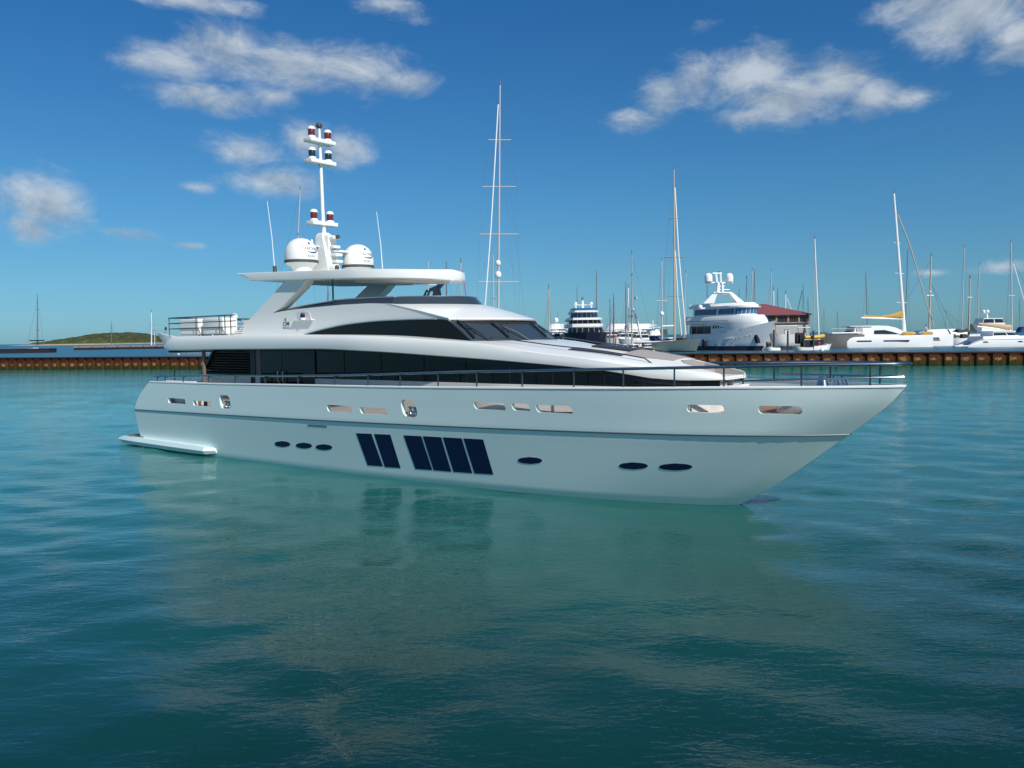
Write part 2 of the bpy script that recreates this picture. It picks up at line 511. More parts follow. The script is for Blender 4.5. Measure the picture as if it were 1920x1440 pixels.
def us():
    a = [i / 60 for i in range(48)]
    b = [.8 + .198 * math.sin(i / 20 * math.pi / 2) for i in range(21)]
    return a + b[0:]


def make_hull():
    rings = []
    for u in us():
        half = [hull_pt(k, t, u) for k, t in rows()]
        top = half[-1]
        zi = top[2]; yi = max(top[1] - BUL, .012); zd = min(ZD(top[0]), zi - .2)
        while Xs(zd) < top[0] + .06 and zd < zi - .02: zd += .01
        inner = [(top[0], yi, zi), (top[0], max(min(yi, hull_y(top[0], zd) - BUL), .010), zd)]
        st = [(x, -y, z) for x, y, z in half] + [(x, -y, z) for x, y, z in inner]
        po = [(x, y, z) for x, y, z in reversed(inner)] + [(x, y, z) for x, y, z in reversed(half)]
        rings.append(st + po)
    mb = MB().loft(rings, True, True)
    o = mb.obj('hull', 'hull', Y, angle=50)
    # openings through the bulwark
    cut = MB()

    def opening(x0, x1, z0, z1, rnd, lean=0.0, drop=0.0):
        pts = []
        r = min(rnd, (z1 - z0) / 2 - .003)
        for cx, cz, a0 in ((x1 - r, z1 - r, 0), (x0 + r, z1 - r, 90), (x0 + r, z0 + r, 180), (x1 - r, z0 + r, 270)):
            for a in range(0, 91, 15):
                px_ = cx + r * math.cos(rad(a0 + a)); pz = cz + r * math.sin(rad(a0 + a))
                px_ -= lean * (pz - z0)
                pts.append((px_, pz))
        xm, zm = (x0 + x1) / 2, (z0 + z1) / 2
        ylo = min(hull_y(x0, zm), hull_y(x1, zm)) - .42; yhi = max(hull_y(x0, zm), hull_y(x1, zm)) + .35
        for s in (-1, 1):
            cut.prism(pts, 'y', s * max(ylo, .05), s * yhi)
    for q in OPENINGS: opening(*q)
    c = cut.obj('cutter', None, None, smooth=False)
    c.matrix_world = o.matrix_world
    c.parent = Y
    boolean(o, c)
    return o


# x0, x1, z0, z1, corner radius, lean
OPENINGS = [(2.60, 3.98, 2.065, 2.285, .05, .25), (4.58, 5.93, 2.04, 2.245, .03, .2), (6.56, 7.27, 2.02, 2.54, .16, .15),
            (12.98, 14.21, 2.18, 2.41, .06, .3), (14.62, 15.82, 2.175, 2.395, .06, .3), (16.50, 17.12, 2.15, 2.71, .20, .15),
            (19.38, 20.48, 2.51, 2.73, .08, .3), (20.72, 21.31, 2.52, 2.735, .08, .3), (21.52, 22.65, 2.495, 2.715, .08, .3),
            (25.80, 26.70, 2.645, 2.845, .08, 0), (27.49, 28.44, 2.64, 2.85, .09, 0)]
HULL = make_hull()


def deck_sheet():
    rings = []
    for u in us():
        x = hull_pt(2, 1.0, u)[0]; zd = ZD(x) + .006
        if Xs(zd) < x + .1: break
        y = max(hull_y(x, zd) - BUL - .004, .006)
        rings.append([(x, -y, zd), (x, y, zd)])
    MB().loft(rings, False, False).obj('deck', 'teak', Y)


deck_sheet()


def follow(k, t, off, r, u0, u1, n, name, m, side=(-1, 1), parent=None):
    for s in side:
        pts = []
        for i in range(n + 1):
            u = lin(u0, u1, i / n); x, y, z = hull_pt(k, t, u)
            pts.append((x, s * (y + off), z))
        MB().tube(pts, r, 6).obj(name, m, parent or Y)


follow(2, 0.0, .004, .022, .0, .999, 70, 'rubbing_strake', 'strake')
# pale moulding along the top of the bulwark
for s in (-1, 1):
    rg = []
    for i in range(91):
        u = i / 90 * .997; x, y, z = hull_pt(2, 1.0, u); yo = y + .012; yi = max(y - BUL - .02, .004)
        rg.append([(x, s * yo, z - .02), (x, s * yo, z + .018), (x, s * (yo - .02), z + .03), (x, s * (yi + .01), z + .03), (x, s * yi, z + .018), (x, s * yi, z - .02)])
    MB().loft(rg, True, True).obj('bulwark_cap', 'gel', Y)


def hull_patch(mb, outline_rows, proud=.008, side=-1):
    """grid of (x, z) rows laid on the hull as a thin plate"""
    def P(p, o): return (p[0], side * (hull_y(p[0], p[1]) + o), p[1])
    front = [[P(p, proud) for p in r] for r in outline_rows]
    mb.loft(front, False, False)
    rim = [(r[0]) for r in outline_rows] + outline_rows[-1][1:] + [r[-1] for r in reversed(outline_rows[:-1])] + list(reversed(outline_rows[0][1:-1]))
    mb.loft([[P(p, proud) for p in rim], [P(p, -.03) for p in rim]], True, False)
    return mb


def quad_rows(tl, tr, br, bl, n=8):
    out = []
    for i in range(n + 1):
        t = i / n
        a = (lin(tl[0], bl[0], t), lin(tl[1], bl[1], t)); b = (lin(tr[0], br[0], t), lin(tr[1], br[1], t))
        out.append([(lin(a[0], b[0], s / n), lin(a[1], b[1], s / n)) for s in range(n + 1)])
    return out


# big hull windows: top-left, top-right, bottom-right, bottom-left in (x, z)
HW = [((14.22, 1.485), (14.94, 1.505), (15.15, .40), (14.44, .375)), ((15.06, 1.508), (15.79, 1.527), (15.93, .405), (15.23, .382)),
      ((16.37, 1.54), (17.11, 1.555), (17.26, .442), (16.57, .425)), ((17.18, 1.558), (17.91, 1.568), (18.02, .45), (17.32, .444)),
      ((17.98, 1.57), (18.70, 1.578), (18.82, .466), (18.10, .455)), ((18.77, 1.58), (19.49, 1.588), (19.59, .488), (18.90, .47))]
for s in (-1, 1):
    for q in HW:
        o = hull_patch(MB(), quad_rows(*q), side=s).obj('hull_window', 'navy', Y)
# oval ports (x, z, half length, half height)
for s in (-1, 1):
    for x, z, a, b in [(10.12, .826, .46, .113), (11.34, .852, .45, .111), (12.42, .869, .44, .109), (20.98, 1.034, .41, .106), (24.12, 1.084, .40, .103), (25.24, 1.117, .43, .101)]:
        rws = []
        for i in range(9):
            t = -1 + 2 * i / 8; w = math.sqrt(max(0, 1 - t * t)); w = max(w, .04)
            rws.append([(x + a * w * (-1 + 2 * j / 12), z + b * t + .07 * a * w * (-1 + 2 * j / 12)) for j in range(13)])
        hull_patch(MB(), rws, side=s).obj('porthole', 'navy', Y)
    # slim grey vent slot under the strake
    hull_patch(MB(), quad_rows((11.82, 1.66), (12.82, 1.67), (12.82, 1.625), (11.82, 1.615), 4), .01, side=s).obj('vent_slot', 'bronze', Y)

# swim platform with its side sponsons
def swim():
    rings = []
    for x, z0, z1, yo in [(-2.30, .20, .22, 3.0), (-2.05, .14, .30, 3.3), (-1.45, .10, .41, 3.44), (0, .07, .42, 3.46), (2.5, .06, .42, 3.46), (4.6, .08, .41, 3.46), (5.35, .10, .39, 3.44)]:
        zm = (z0 + z1) / 2
        rings.append([(x, -yo + .10, z0), (x, -yo, zm), (x, -yo + .07, z1), (x, yo - .07, z1), (x, yo, zm), (x, yo - .10, z0)])
    rings.append([(5.75, -3.05, .14), (5.75, -3.15, .25), (5.75, -3.05, .34), (5.75, 3.05, .34), (5.75, 3.15, .25), (5.75, 3.05, .14)])
    o = MB().loft(rings).obj('swim_platform', 'hull', Y, angle=25)
    MB().box(-1.35, .1, -3.2, 3.2, .421, .44).obj('platform_decking', 'teak', o)


swim()

# ---------------------------------------------------------------- superstructure
WB = pchip([(1.7, 2.95), (2.4, 3.17), (3.2, 3.2), (14, 3.2), (17, 2.94), (20, 2.5), (23, 2.02), (24.6, 1.66), (25.6, 1.36), (26.1, 1.05), (26.32, .72)])
ZLO = pchip([(1.7, 4.28), (8, 4.31), (12.1, 4.315), (15.3, 4.22), (17.5, 4.10), (19.4, 3.985), (21.2, 3.86), (22.9, 3.72), (23.75, 3.61), (24.75, 3.46), (25.6, 3.42), (26.32, 3.42)])
ZUP = pchip([(1.7, 4.86), (7.7, 4.88), (12.7, 4.81), (15.3, 4.74), (17.5, 4.61), (19.4, 4.47), (20.3, 4.34), (21.2, 4.20), (22.8, 4.02), (23.6, 3.90), (24.3, 3.80), (25.5, 3.67), (26.32, 3.58)])
ZCR = pchip([(1.7, 4.87), (12, 4.83), (16, 4.76), (18.8, 4.60), (21.3, 4.40), (23.4, 4.19), (24.7, 3.99), (25.8, 3.74), (26.32, 3.62)])


def band_section(x):
    w, a, b, c = WB(x), ZLO(x), ZUP(x), ZCR(x); h = b - a
    f = min(1, max(0, (x - 16) / 3.5)); e = lin(.08, .035, f)
    right = [(w - .10, a), (w - .02, a + h * .06), (w, a + h * .3), (w - .005, a + h * .62), (w - lin(.03, .02, f), a + h * lin(.86, .95, f)), (w - e, b)]
    top = []
    for i in range(1, 7):
        y = (w - e) * (1 - i / 6); t = y / (w - e); top.append((y, b + (c - b) * (1 - t ** 1.6)))
    prof = right + top
    pts = [(-y, z) for y, z in prof] + [(y, z) for y, z in reversed(prof[:-1])]
    pts += [(w * .5, a), (-w * .5, a)]
    return pts


def make_band():
    xs = list(np.linspace(1.7, 3.2, 7)) + list(np.linspace(3.7, 25, 50)) + list(np.linspace(25.3, 26.32, 9))
    rings = []
    for x in xs:
        sec = band_section(x); ring = []
        for y, z in sec:
            t = (z - ZLO(x)) / max(.05, ZUP(x) - ZLO(x))
            sh = max(0, 1 - (x - 1.7) / 1.5) * .75 * max(0, t) ** 2.2 if x < 3.2 else 0
            if x > 25.0: sh = -max(0, (x - 25.0) / 1.32) * .10 * max(0, t - .55)
            ring.append((x + sh, y, z))
        rings.append(ring)
    o = MB().loft(rings).obj('upper_deck', 'gel', Y, angle=30)
    cut = MB()
    # bow seat recess between the two lobes
    cut.prism([(24.85, -.40), (25.1, -.66), (25.5, -.74), (27, -.86), (27, .86), (25.5, .74), (25.1, .66), (24.85, .40)], 'z', 3.44, 4.6)
    c = cut.obj('cutter', None, None, smooth=False); c.parent = Y
    boolean(o, c)
    return o


ROOF = make_band()
# main deck house: white coaming below, black glass above
WH = lambda x: min(2.42, WB(x) - .10)


def house_strip(z0f, z1f, x0, x1, name, m, off=0.0, n=50, both=True, th=.05, parent=None):
    for s in ((-1, 1) if both else (-1,)):
        rg = []
        for i in range(n + 1):
            x = lin(x0, x1, i / n); y = WH(x) + off
            rg.append([(x, s * y, z0f(x)), (x, s * y, z1f(x)), (x, s * (y - th), z1f(x)), (x, s * (y - th), z0f(x))])
        MB().loft(rg, True, True).obj(name, m, parent or Y)


ZC = pchip([(3.5, 3.27), (11.3, 3.245), (14.5, 3.255), (20, 3.26), (24, 3.24), (26.3, 3.22)])
house_strip(ZD, ZC, 3.75, 8.0, 'house_coaming', 'beige', .05, 12)
house_strip(ZD, ZC, 11.3, 26.2, 'house_coaming', 'beige', .05, 50)
house_strip(lambda x: ZC(x) - .0, lambda x: ZLO(x) + .05, 11.42, 26.2, 'saloon_glass', 'glass', 0, 60)
house_strip(lambda x: ZLO(x) - .13, lambda x: ZLO(x) + .03, 7.9, 25.6, 'glass_header', 'black', .012, 60, th=.02)
for s in (-1, 1):
    for x in (13.0, 14.9, 16.9, 18.7, 20.35, 21.75, 23.3, 24.4):
        MB().box(x - .014, x + .014, s * WH(x) - .012, s * WH(x) + .012, ZC(x), ZLO(x)).obj('mullion', 'shade_mullion', Y)
# sliding door, its pillars and handles
for s in (-1, 1):
    dr = MB().box(8.06, 9.38, s * 2.40 - .02, s * 2.40 + .02, 2.15, 4.30).obj('door', 'glass', Y)
    h = MB()
    d2 = MB().box(9.41, 10.72, s * 2.40 - .02, s * 2.40 + .02, 2.15, 4.30).obj('door', 'glass', Y)
    for d_, xx in ((dr, 9.24), (d2, 9.55)):
        MB().tube([(xx, s * 2.42, 3.02), (xx + .0, s * 2.52, 3.10), (xx, s * 2.53, 3.28), (xx, s * 2.52, 3.46), (xx, s * 2.42, 3.54)], .024, 8).obj('handle', 'steel', d_)
    MB().box(7.40, 7.72, s * 2.42 - .05, s * 2.42 + .05, 2.1, 4.31).obj('pillar', 'black', Y)
    MB().box(7.72, 8.04, s * 2.40 - .04, s * 2.40 + .04, 2.1, 4.31).obj('pillar', 'bronze', Y)
    MB().box(10.74, 11.42, s * 2.42 - .05, s * 2.42 + .05, 2.1, 4.31).obj('pillar', 'black', Y)
    # raked louvre bay behind the door
    lv = MB().prism([(3.75, 3.27), (7.4, 3.27), (7.4, 4.31), (4.75, 4.31)], 'y', s * 2.30, s * 2.34).obj('louvre_panel', 'black', Y)
    for i in range(9):
        z = 3.36 + i * .105; xl = 3.9 + (z - 3.27) * .97
        b = MB().prism([(s * 2.34, z + .03), (s * 2.42, z - .02), (s * 2.44, z), (s * 2.36, z + .055)], 'x', xl + .1, 7.3)
        b.obj('slat', 'black', lv)
    f = MB().prism([(3.72, 3.25), (3.86, 3.25), (4.88, 4.31), (4.72, 4.31)], 'y', s * 2.33, s * 2.46)
    f.obj('louvre_frame', 'black', lv)
    MB().tube([(4.88, s * 2.95, 1.98), (4.88, s * 2.95, 4.30)], .075, 10).obj('deck_post', 'bronze', Y)
# aft end of the house, and the front of it under the bow lobes
MB().box(7.2, 7.3, -2.3, 2.3, 1.95, 4.3).obj('aft_bulkhead', 'glass', Y)
MB().prism([(24.9, -1.45), (25.6, -1.12), (25.85, -.85), (25.85, .85), (25.6, 1.12), (24.9, 1.45)], 'z', 2.5, 3.405).obj('front_bulkhead', 'black', Y)
# white step round the front of the house
stp = MB().prism([(24.2, -1.95), (25.5, -1.50), (26.0, -1.1), (26.2, -.7), (26.2, .7), (26.0, 1.1), (25.5, 1.50), (24.2, 1.95)], 'z', 2.5, 3.235)
stp.obj('foredeck_step', 'beige', Y)
for s in (-1, 1):
    q = sorted((s * .20, s * .86)); MB().box(25.88, 26.16, q[0], q[1], 3.24, 3.33, .02).obj('seat_base', 'beige', Y)
    q = sorted((s * .24, s * .82)); MB().box(25.88, 26.10, q[0], q[1], 3.33, 3.42, .03).obj('seat_cushion', 'beige', Y)
    q = sorted((s * .52, s * 1.02)); MB().box(25.9, 26.30, q[0], q[1], 3.14, 3.235, .04).obj('step_lip', 'gel', Y)
# recess lining: backrest and bench
MB().prism([(24.87, -.38), (25.12, -.64), (25.5, -.72), (26.2, -.78), (26.2, .78), (25.5, .72), (25.12, .64), (24.87, .38)], 'z', 3.445, 3.50).obj('bow_seat', 'beige', Y)
MB().prism([(24.90, -.34), (25.14, -.60), (25.4, -.66), (25.4, .66), (25.14, .60), (24.90, .34)], 'z', 3.505, 3.66).obj('bow_seat_cushion', 'cushion_shade', Y)



def crown(x, y):
    w, b, c = WB(x) - .08, ZUP(x), ZCR(x); t = min(1, abs(y) / w); return b + (c - b) * (1 - t ** 1.6)


def roof_sheet(name, m, pts_fn, x0, x1, h, nx=14, ny=10, low=-.02):
    tops, bots = [], []
    for i in range(nx + 1):
        x = lin(x0, x1, i / nx); y0, y1 = pts_fn(x)
        tops.append([(x, lin(y0, y1, j / ny), crown(x, lin(y0, y1, j / ny)) + h) for j in range(ny + 1)])
    mb = MB().loft(tops, False, False)
    rim = [r[0] for r in tops] + tops[-1][1:] + [r[-1] for r in reversed(tops[:-1])] + list(reversed(tops[0][1:-1]))
    mb.loft([rim, [(a, b, c - h + low) for a, b, c in rim]], True, False)
    return mb.obj(name, m, Y)


# shade of the bow seat recess walls, put in as taupe panels
for s in (-1, 1):
    rg = []
    for x, y in ((24.90, .37), (25.12, .63), (25.5, .71), (25.9, .755), (26.22, .785)):
        zt = crown(x, y) - .015; rg.append([(x, s * y, 3.505), (x, s * y, zt), (x - .0, s * (y - .03), zt), (x, s * (y - .03), 3.505)])
    MB().loft(rg, True, True).obj('recess_shade', 'cushion_shade', Y)
zt = crown(24.9, 0) - .02
MB().box(24.87, 24.93, -.36, .36, 3.505, zt).obj('recess_backrest', 'cushion_shade', Y)  # backrest, its taupe also standing for the shade in the recess
roof_sheet('sunpad', 'cushion_shade', lambda x: (-.98 + max(0, x - 24.0) * .40, .98 - max(0, x - 24.0) * .40), 23.4, 24.8, .030)
roof_sheet('hatch', 'brown_hatch', lambda x: (-.55, .85), 22.05, 23.32, .045)
roof_sheet('skylight', 'brown_hatch', lambda x: (-1.42 + (x - 21.8) * .12, -.98), 21.8, 23.45, .025)
roof_sheet('skylight', 'brown_hatch', lambda x: (.98, 1.42 - (x - 21.8) * .12), 21.8, 23.45, .025)
for s in (-1, 1):
    yy = 1.62
    pts = []
    for i in range(25):
        x = lin(18.95, 24.45, i / 24); y = s * lin(1.78, 1.25, i / 24); e = min(1, min(i, 24 - i) / 1.0)
        pts.append((x, y, crown(x, y) + .105 * e + (0 if e else -.01)))
    MB().tube(pts, .018, 8).obj('grab_rail', 'dsteel', Y)

# pilothouse and flybridge sides
SIDE = [(5.70, 4.84), (5.98, 4.96), (6.5, 5.18), (7.12, 5.50), (7.7, 5.80), (8.23, 6.13), (8.8, 6.46), (9.29, 6.75), (9.79, 7.02),
        (11.10, 7.02), (10.72, 6.80), (10.42, 6.57), (9.85, 6.26), (9.25, 5.93), (8.75, 5.72), (8.62, 5.685), (9.23, 5.745), (10.09, 5.79), (11.35, 5.83), (12.8, 5.865),
        (14.22, 5.86), (15.22, 5.81), (16.3, 5.51), (17.33, 5.235), (17.75, 5.19), (18.6, 4.5), (10, 4.7)]
for s in (-1, 1):
    MB().prism([(x, z) for x, z in SIDE], 'y', s * 2.25, s * 1.85).obj('flybridge_side', 'gel', Y, angle=20)
# roof and sloping brow between the two sides
xt = lambda y: 17.0 - 1.75 * (abs(y) / 2.25) ** 2
xb = lambda y: 18.80 - .92 * (abs(y) / 2.25) ** 2
ys = list(np.linspace(-2.25, 2.25, 25))
brow = []
for y in ys:
    zt = 5.81 - .02 * (1 - (y / 2.25) ** 2)
    brow.append([(12.5, y * .82, 5.5), (13.5, y * .9, 5.74), (xt(y) - .35, y, zt), (xt(y), y, zt - .02), (lin(xt(y), xb(y), .5), y * 1.002, 5.54), (xb(y) - .03, y * 1.004, 5.262), (xb(y), y * 1.004, 5.235),
                 (xb(y) - .02, y * 1.004, 5.19), (xb(y) - .5, y, 5.17), (12.5, y * .82, 5.17)])
MB().loft(brow, True, True).obj('pilothouse_roof', 'gel', Y, angle=24)
# windscreen: glass leaning back under the brow
wt = lambda y: 18.60 - .74 * (abs(y) / 2.2) ** 2
wb = lambda y: 19.62 - .74 * (abs(y) / 2.2) ** 2
scr = []
for y in np.linspace(-2.27, 2.27, 25):
    scr.append([(wt(y), y, 5.21), (lin(wt(y), wb(y), .5) + .03, y, 4.90), (wb(y), y, 4.52), (wb(y) - .3, y, 4.45), (wt(y) - .4, y, 5.17)])
WS = MB().loft(scr, True, True).obj('windscreen', 'screen', Y, angle=30)
brow_sh = []  # brow's shadow on the glass, built as a dark crescent strip
for y in np.linspace(-2.2, 2.2, 25):
    d = .24 * (1 - (abs(y) / 2.2) ** 2) + .015
    x0 = wt(y); k = d / .69
    brow_sh.append([(x0 + .02, y, 5.23), (lin(x0, wb(y), k) + .04, y, 5.21 - d), (lin(x0, wb(y), k) - .05, y, 5.21 - d), (x0 - .1, y, 5.23)])
MB().loft(brow_sh, True, True).obj('brow_shadow', 'shade_mullion', Y)
# arched side window
ARCH_T = pchip([(10.63, 4.835), (11.2, 4.935), (11.93, 5.04), (13.10, 5.165), (15.0, 5.25), (16.2, 5.255), (17.35, 5.235), (17.80, 5.205), (18.1, 5.01), (18.5, 4.73), (18.80, 4.53)])
for s in (-1, 1):
    rg = []
    for x in list(np.linspace(10.63, 17.35, 40)) + list(np.linspace(17.5, 18.80, 12)):
        b = min(ZUP(min(x, 17.3)) - .04 if x < 17.3 else lin(4.58, 4.5, (x - 17.3) / 1.5), ARCH_T(x) - .002); yy = 2.285
        rg.append([(x, s * yy, b), (x, s * yy, ARCH_T(x)), (x, s * (yy - .12), ARCH_T(x)), (x, s * (yy - .12), b)])
    MB().loft(rg, True, True).obj('side_window', 'glass', Y)
    MB().tube([(x, s * 2.285, ARCH_T(x) + .012) for x in np.linspace(10.63, 17.3, 40)], .022, 6).obj('window_trim', 'trim', Y)
    # gill slots at the foot of the arch
    for i in range(4):
        MB().box(5.95 + i * .08 - .02 * 0, 6.55 + i * .06, s * 2.25 - .006, s * 2.25 + .006, 4.93 + i * .085, 4.945 + i * .085).obj('gill_slot', 'dark_ink', Y)
# wipers
def SP(y, t, o): return Vector((lin(wt(y), wb(y), t) + o + .03 * (1 - abs(2 * t - 1)), y, 5.21 - .69 * t + o * .9))


for bt, bb, pv, bs in (((-2.12, .12), (-2.16, .88), (-2.08, .36), (-1.82, 1.03)), ((-1.16, .22), (-1.12, .88), (-1.00, .42), (-.46, 1.03)), ((.72, .22), (.74, .88), (.88, .42), (1.50, 1.03))):
    w = MB().tube([SP(bs[0], bs[1], .04), SP(lin(bs[0], pv[0], .5), lin(bs[1], pv[1], .5), .09), SP(pv[0], pv[1], .08)], .024, 6).obj('wiper', 'black', Y)
    MB().tube([SP(*bt, .06), SP(lin(bt[0], bb[0], .5), lin(bt[1], bb[1], .5), .045), SP(*bb, .04)], .036, 6).obj('wiper_blade', 'black', w)
    MB().tube([SP(bt[0] + .03, bt[1] + .1, .09), SP(pv[0], pv[1], .10), SP(bb[0] + .05, bb[1] - .1, .09)], .014, 6).obj('wiper_yoke', 'black', w)

# smoked flybridge windscreen
FB = pchip([(8.62, 5.68), (9.23, 5.74), (10.09, 5.785), (11.35, 5.825), (12.8, 5.86), (15.2, 5.80)])
FT = pchip([(8.62, 5.69), (8.9, 5.77), (10.09, 5.91), (11.35, 6.00), (12.84, 6.075), (14.23, 6.075), (15.2, 6.05)])
path = []
for x in np.linspace(8.62, 15.2, 34): path.append(((x, -2.12, FB(x) - .03), (x - .02, -2.04, FT(x))))
for y in np.linspace(-2.06, 2.06, 26)[1:-1]: path.append(((xt(y) - .12, y, 5.77), (xt(y) - .42, y * .97, 6.055)))
for x in np.linspace(15.2, 8.62, 34): path.append(((x, 2.12, FB(x) - .03), (x - .02, 2.04, FT(x))))
rg = []
for (a, b) in path:
    a = Vector(a); b = Vector(b); n_ = Vector((0, -1 if a.y > 0 else 1, 0)) if abs(a.y) > 2.1 else Vector((-1, 0, 0))
    rg.append([a, b, b + n_ * .025, a + n_ * .025])
FW = MB().loft(rg, True, True).obj('flybridge_windscreen', 'glass_fly', Y, angle=25)
MB().tube([b for a, b in path], .016, 6).obj('screen_rail', 'steel', FW)

# hardtop
HWD = pchip([(6.6, 2.42), (11.8, 2.42), (13.2, 2.33), (14.2, 2.08), (15.0, 1.66), (15.5, 1.22), (15.8, .80), (15.94, .45), (15.99, .12)])
HTOP = lambda x: 7.335 - .038 * (x - 6.6)
rg = []
for x in list(np.linspace(6.6, 7.5, 4)) + list(np.linspace(8, 13.2, 14)) + [13.2 + 2.79 * math.sin(i / 26 * math.pi / 2) for i in range(1, 27)]:
    w = HWD(x); zt = HTOP(x); th = lin(.02, .33, min(1, (x - 6.6) / .95)); e = min(.06, w * .4)
    hs = [(w - e, zt - th), (w - .01, zt - th + min(.03, th * .3)), (w, zt - th * .5), (w - .02, zt - .02 * th / .27), (w - e - .04 * min(1, w), zt)]
    ring = [(x, -y, z) for y, z in hs] + [(x, -w * .5, zt + .03), (x, 0, zt + .045), (x, w * .5, zt + .03)] + [(x, y, z) for y, z in reversed(hs)] + [(x, w * .5, zt - th - .012), (x, -w * .5, zt - th - .012)]
    rg.append(ring)
HT = MB().loft(rg, True, True).obj('hardtop', 'gel', Y, angle=30)
# shallow ribs and lamps of its lining
for x0, x1, w in ((8.4, 12.6, 1.55), (13.0, 14.9, 1.1)):
    zz = lambda x: HTOP(x) - .345
    MB().loft([[(x, -w, zz(x)), (x, w, zz(x)), (x, w - .2, zz(x) - .06), (x, -w + .2, zz(x) - .06)] for x in np.linspace(x0, x1, 6)], True, True).obj('ceiling_panel', 'beige', HT)
for x, y, z0 in ((12.1, -2.1, 5.98), (13.8, 1.6, 5.9)):
    MB().tube([(x, y, z0), (x, y, HTOP(x) - .33)], .032, 10).obj('hardtop_post', 'dsteel', Y)

# mast tower, platforms and lamps
tw = []
for z, x0, x1, w in [(7.22, 8.62, 9.86, .34), (7.6, 8.72, 9.72, .31), (8.6, 8.84, 9.42, .26), (8.82, 8.86, 9.36, .24), (8.90, 8.92, 9.28, .18)]:
    tw.append([(x0, -w, z), (x1 - .12, -w, z), (x1, -w + .12, z), (x1, w - .12, z), (x1 - .12, w, z), (x0, w, z)])
TW = MB().loft(tw).obj('mast_tower', 'gel', Y)
MB().box(9.20, 9.58, -.20, .20, 8.05, 8.78, .04).obj('equipment_box', 'gel', TW)
for z, x1 in ((8.66, 9.85), (8.30, 9.86), (7.98, 9.98), (7.72, 10.0)):
    MB().box(9.3, x1, -.17, .17, z - .055, z + .055, .03).obj('tower_bracket', 'gel', TW)
MB().tube([(9.86, 0, 8.68), (9.95, 0, 8.68)], .085, 12).obj('horn', 'grey', TW)
MB().box(9.35, 9.75, -.05, 1.15, 8.12, 8.20, .02).obj('radar_array', 'gel', TW)
MB().tube([(9.5, -.15, 7.45), (9.98, -.15, 7.45)], .16, 16).obj('searchlight', 'gel', TW)
MB().tube([(9.985, -.15, 7.45), (10.0, -.15, 7.45)], .12, 16).obj('lens', 'grey', TW)
MB().box(8.86, 9.1, -.62, -.2, 8.34, 8.37).obj('tower_shelf', 'gel', TW)
MB().lathe([(.05, 8.37), (.06, 8.46), (.045, 8.55), (.03, 8.62)], 8.98, -.55, 10).obj('camera_dome', 'gel', TW)
MB().tube([(9.08, 0, 8.85), (9.03, 0, 9.3), (8.98, 0, 11.8), (8.96, 0, 12.6), (8.95, 0, 13.05)], .085, 12, r1=.05).obj('mast_pole', 'gel', Y)
MB().ball((8.95, 0, 13.16), .13, 16).obj('masthead_ball', 'grey', Y)
for z, col in ((12.52, 'red'), (11.70, 'green'), (9.28, 'red')):
    pl = MB().box(8.74, 9.20, -.62, .62, z - .075, z + .075, .012).obj('mast_platform', 'gel', Y)
    for y in (-.40, .40):
        lp = MB().lathe([(.16, z + .076), (.16, z + .15), (.135, z + .16), (.135, z + .17)], 8.97, y, 18)
        l = lp.obj('lamp_base', 'gel', pl)
        MB().lathe([(.13, z + .17), (.135, z + .18), (.135, z + .40), (.13, z + .41)], 8.97, y, 18).obj('lamp_lens', col, pl)
        MB().lathe([(.16, z + .41), (.16, z + .45), (.12, z + .52), (.02, z + .56)], 8.97, y, 18).obj('lamp_cap', 'gel', pl)


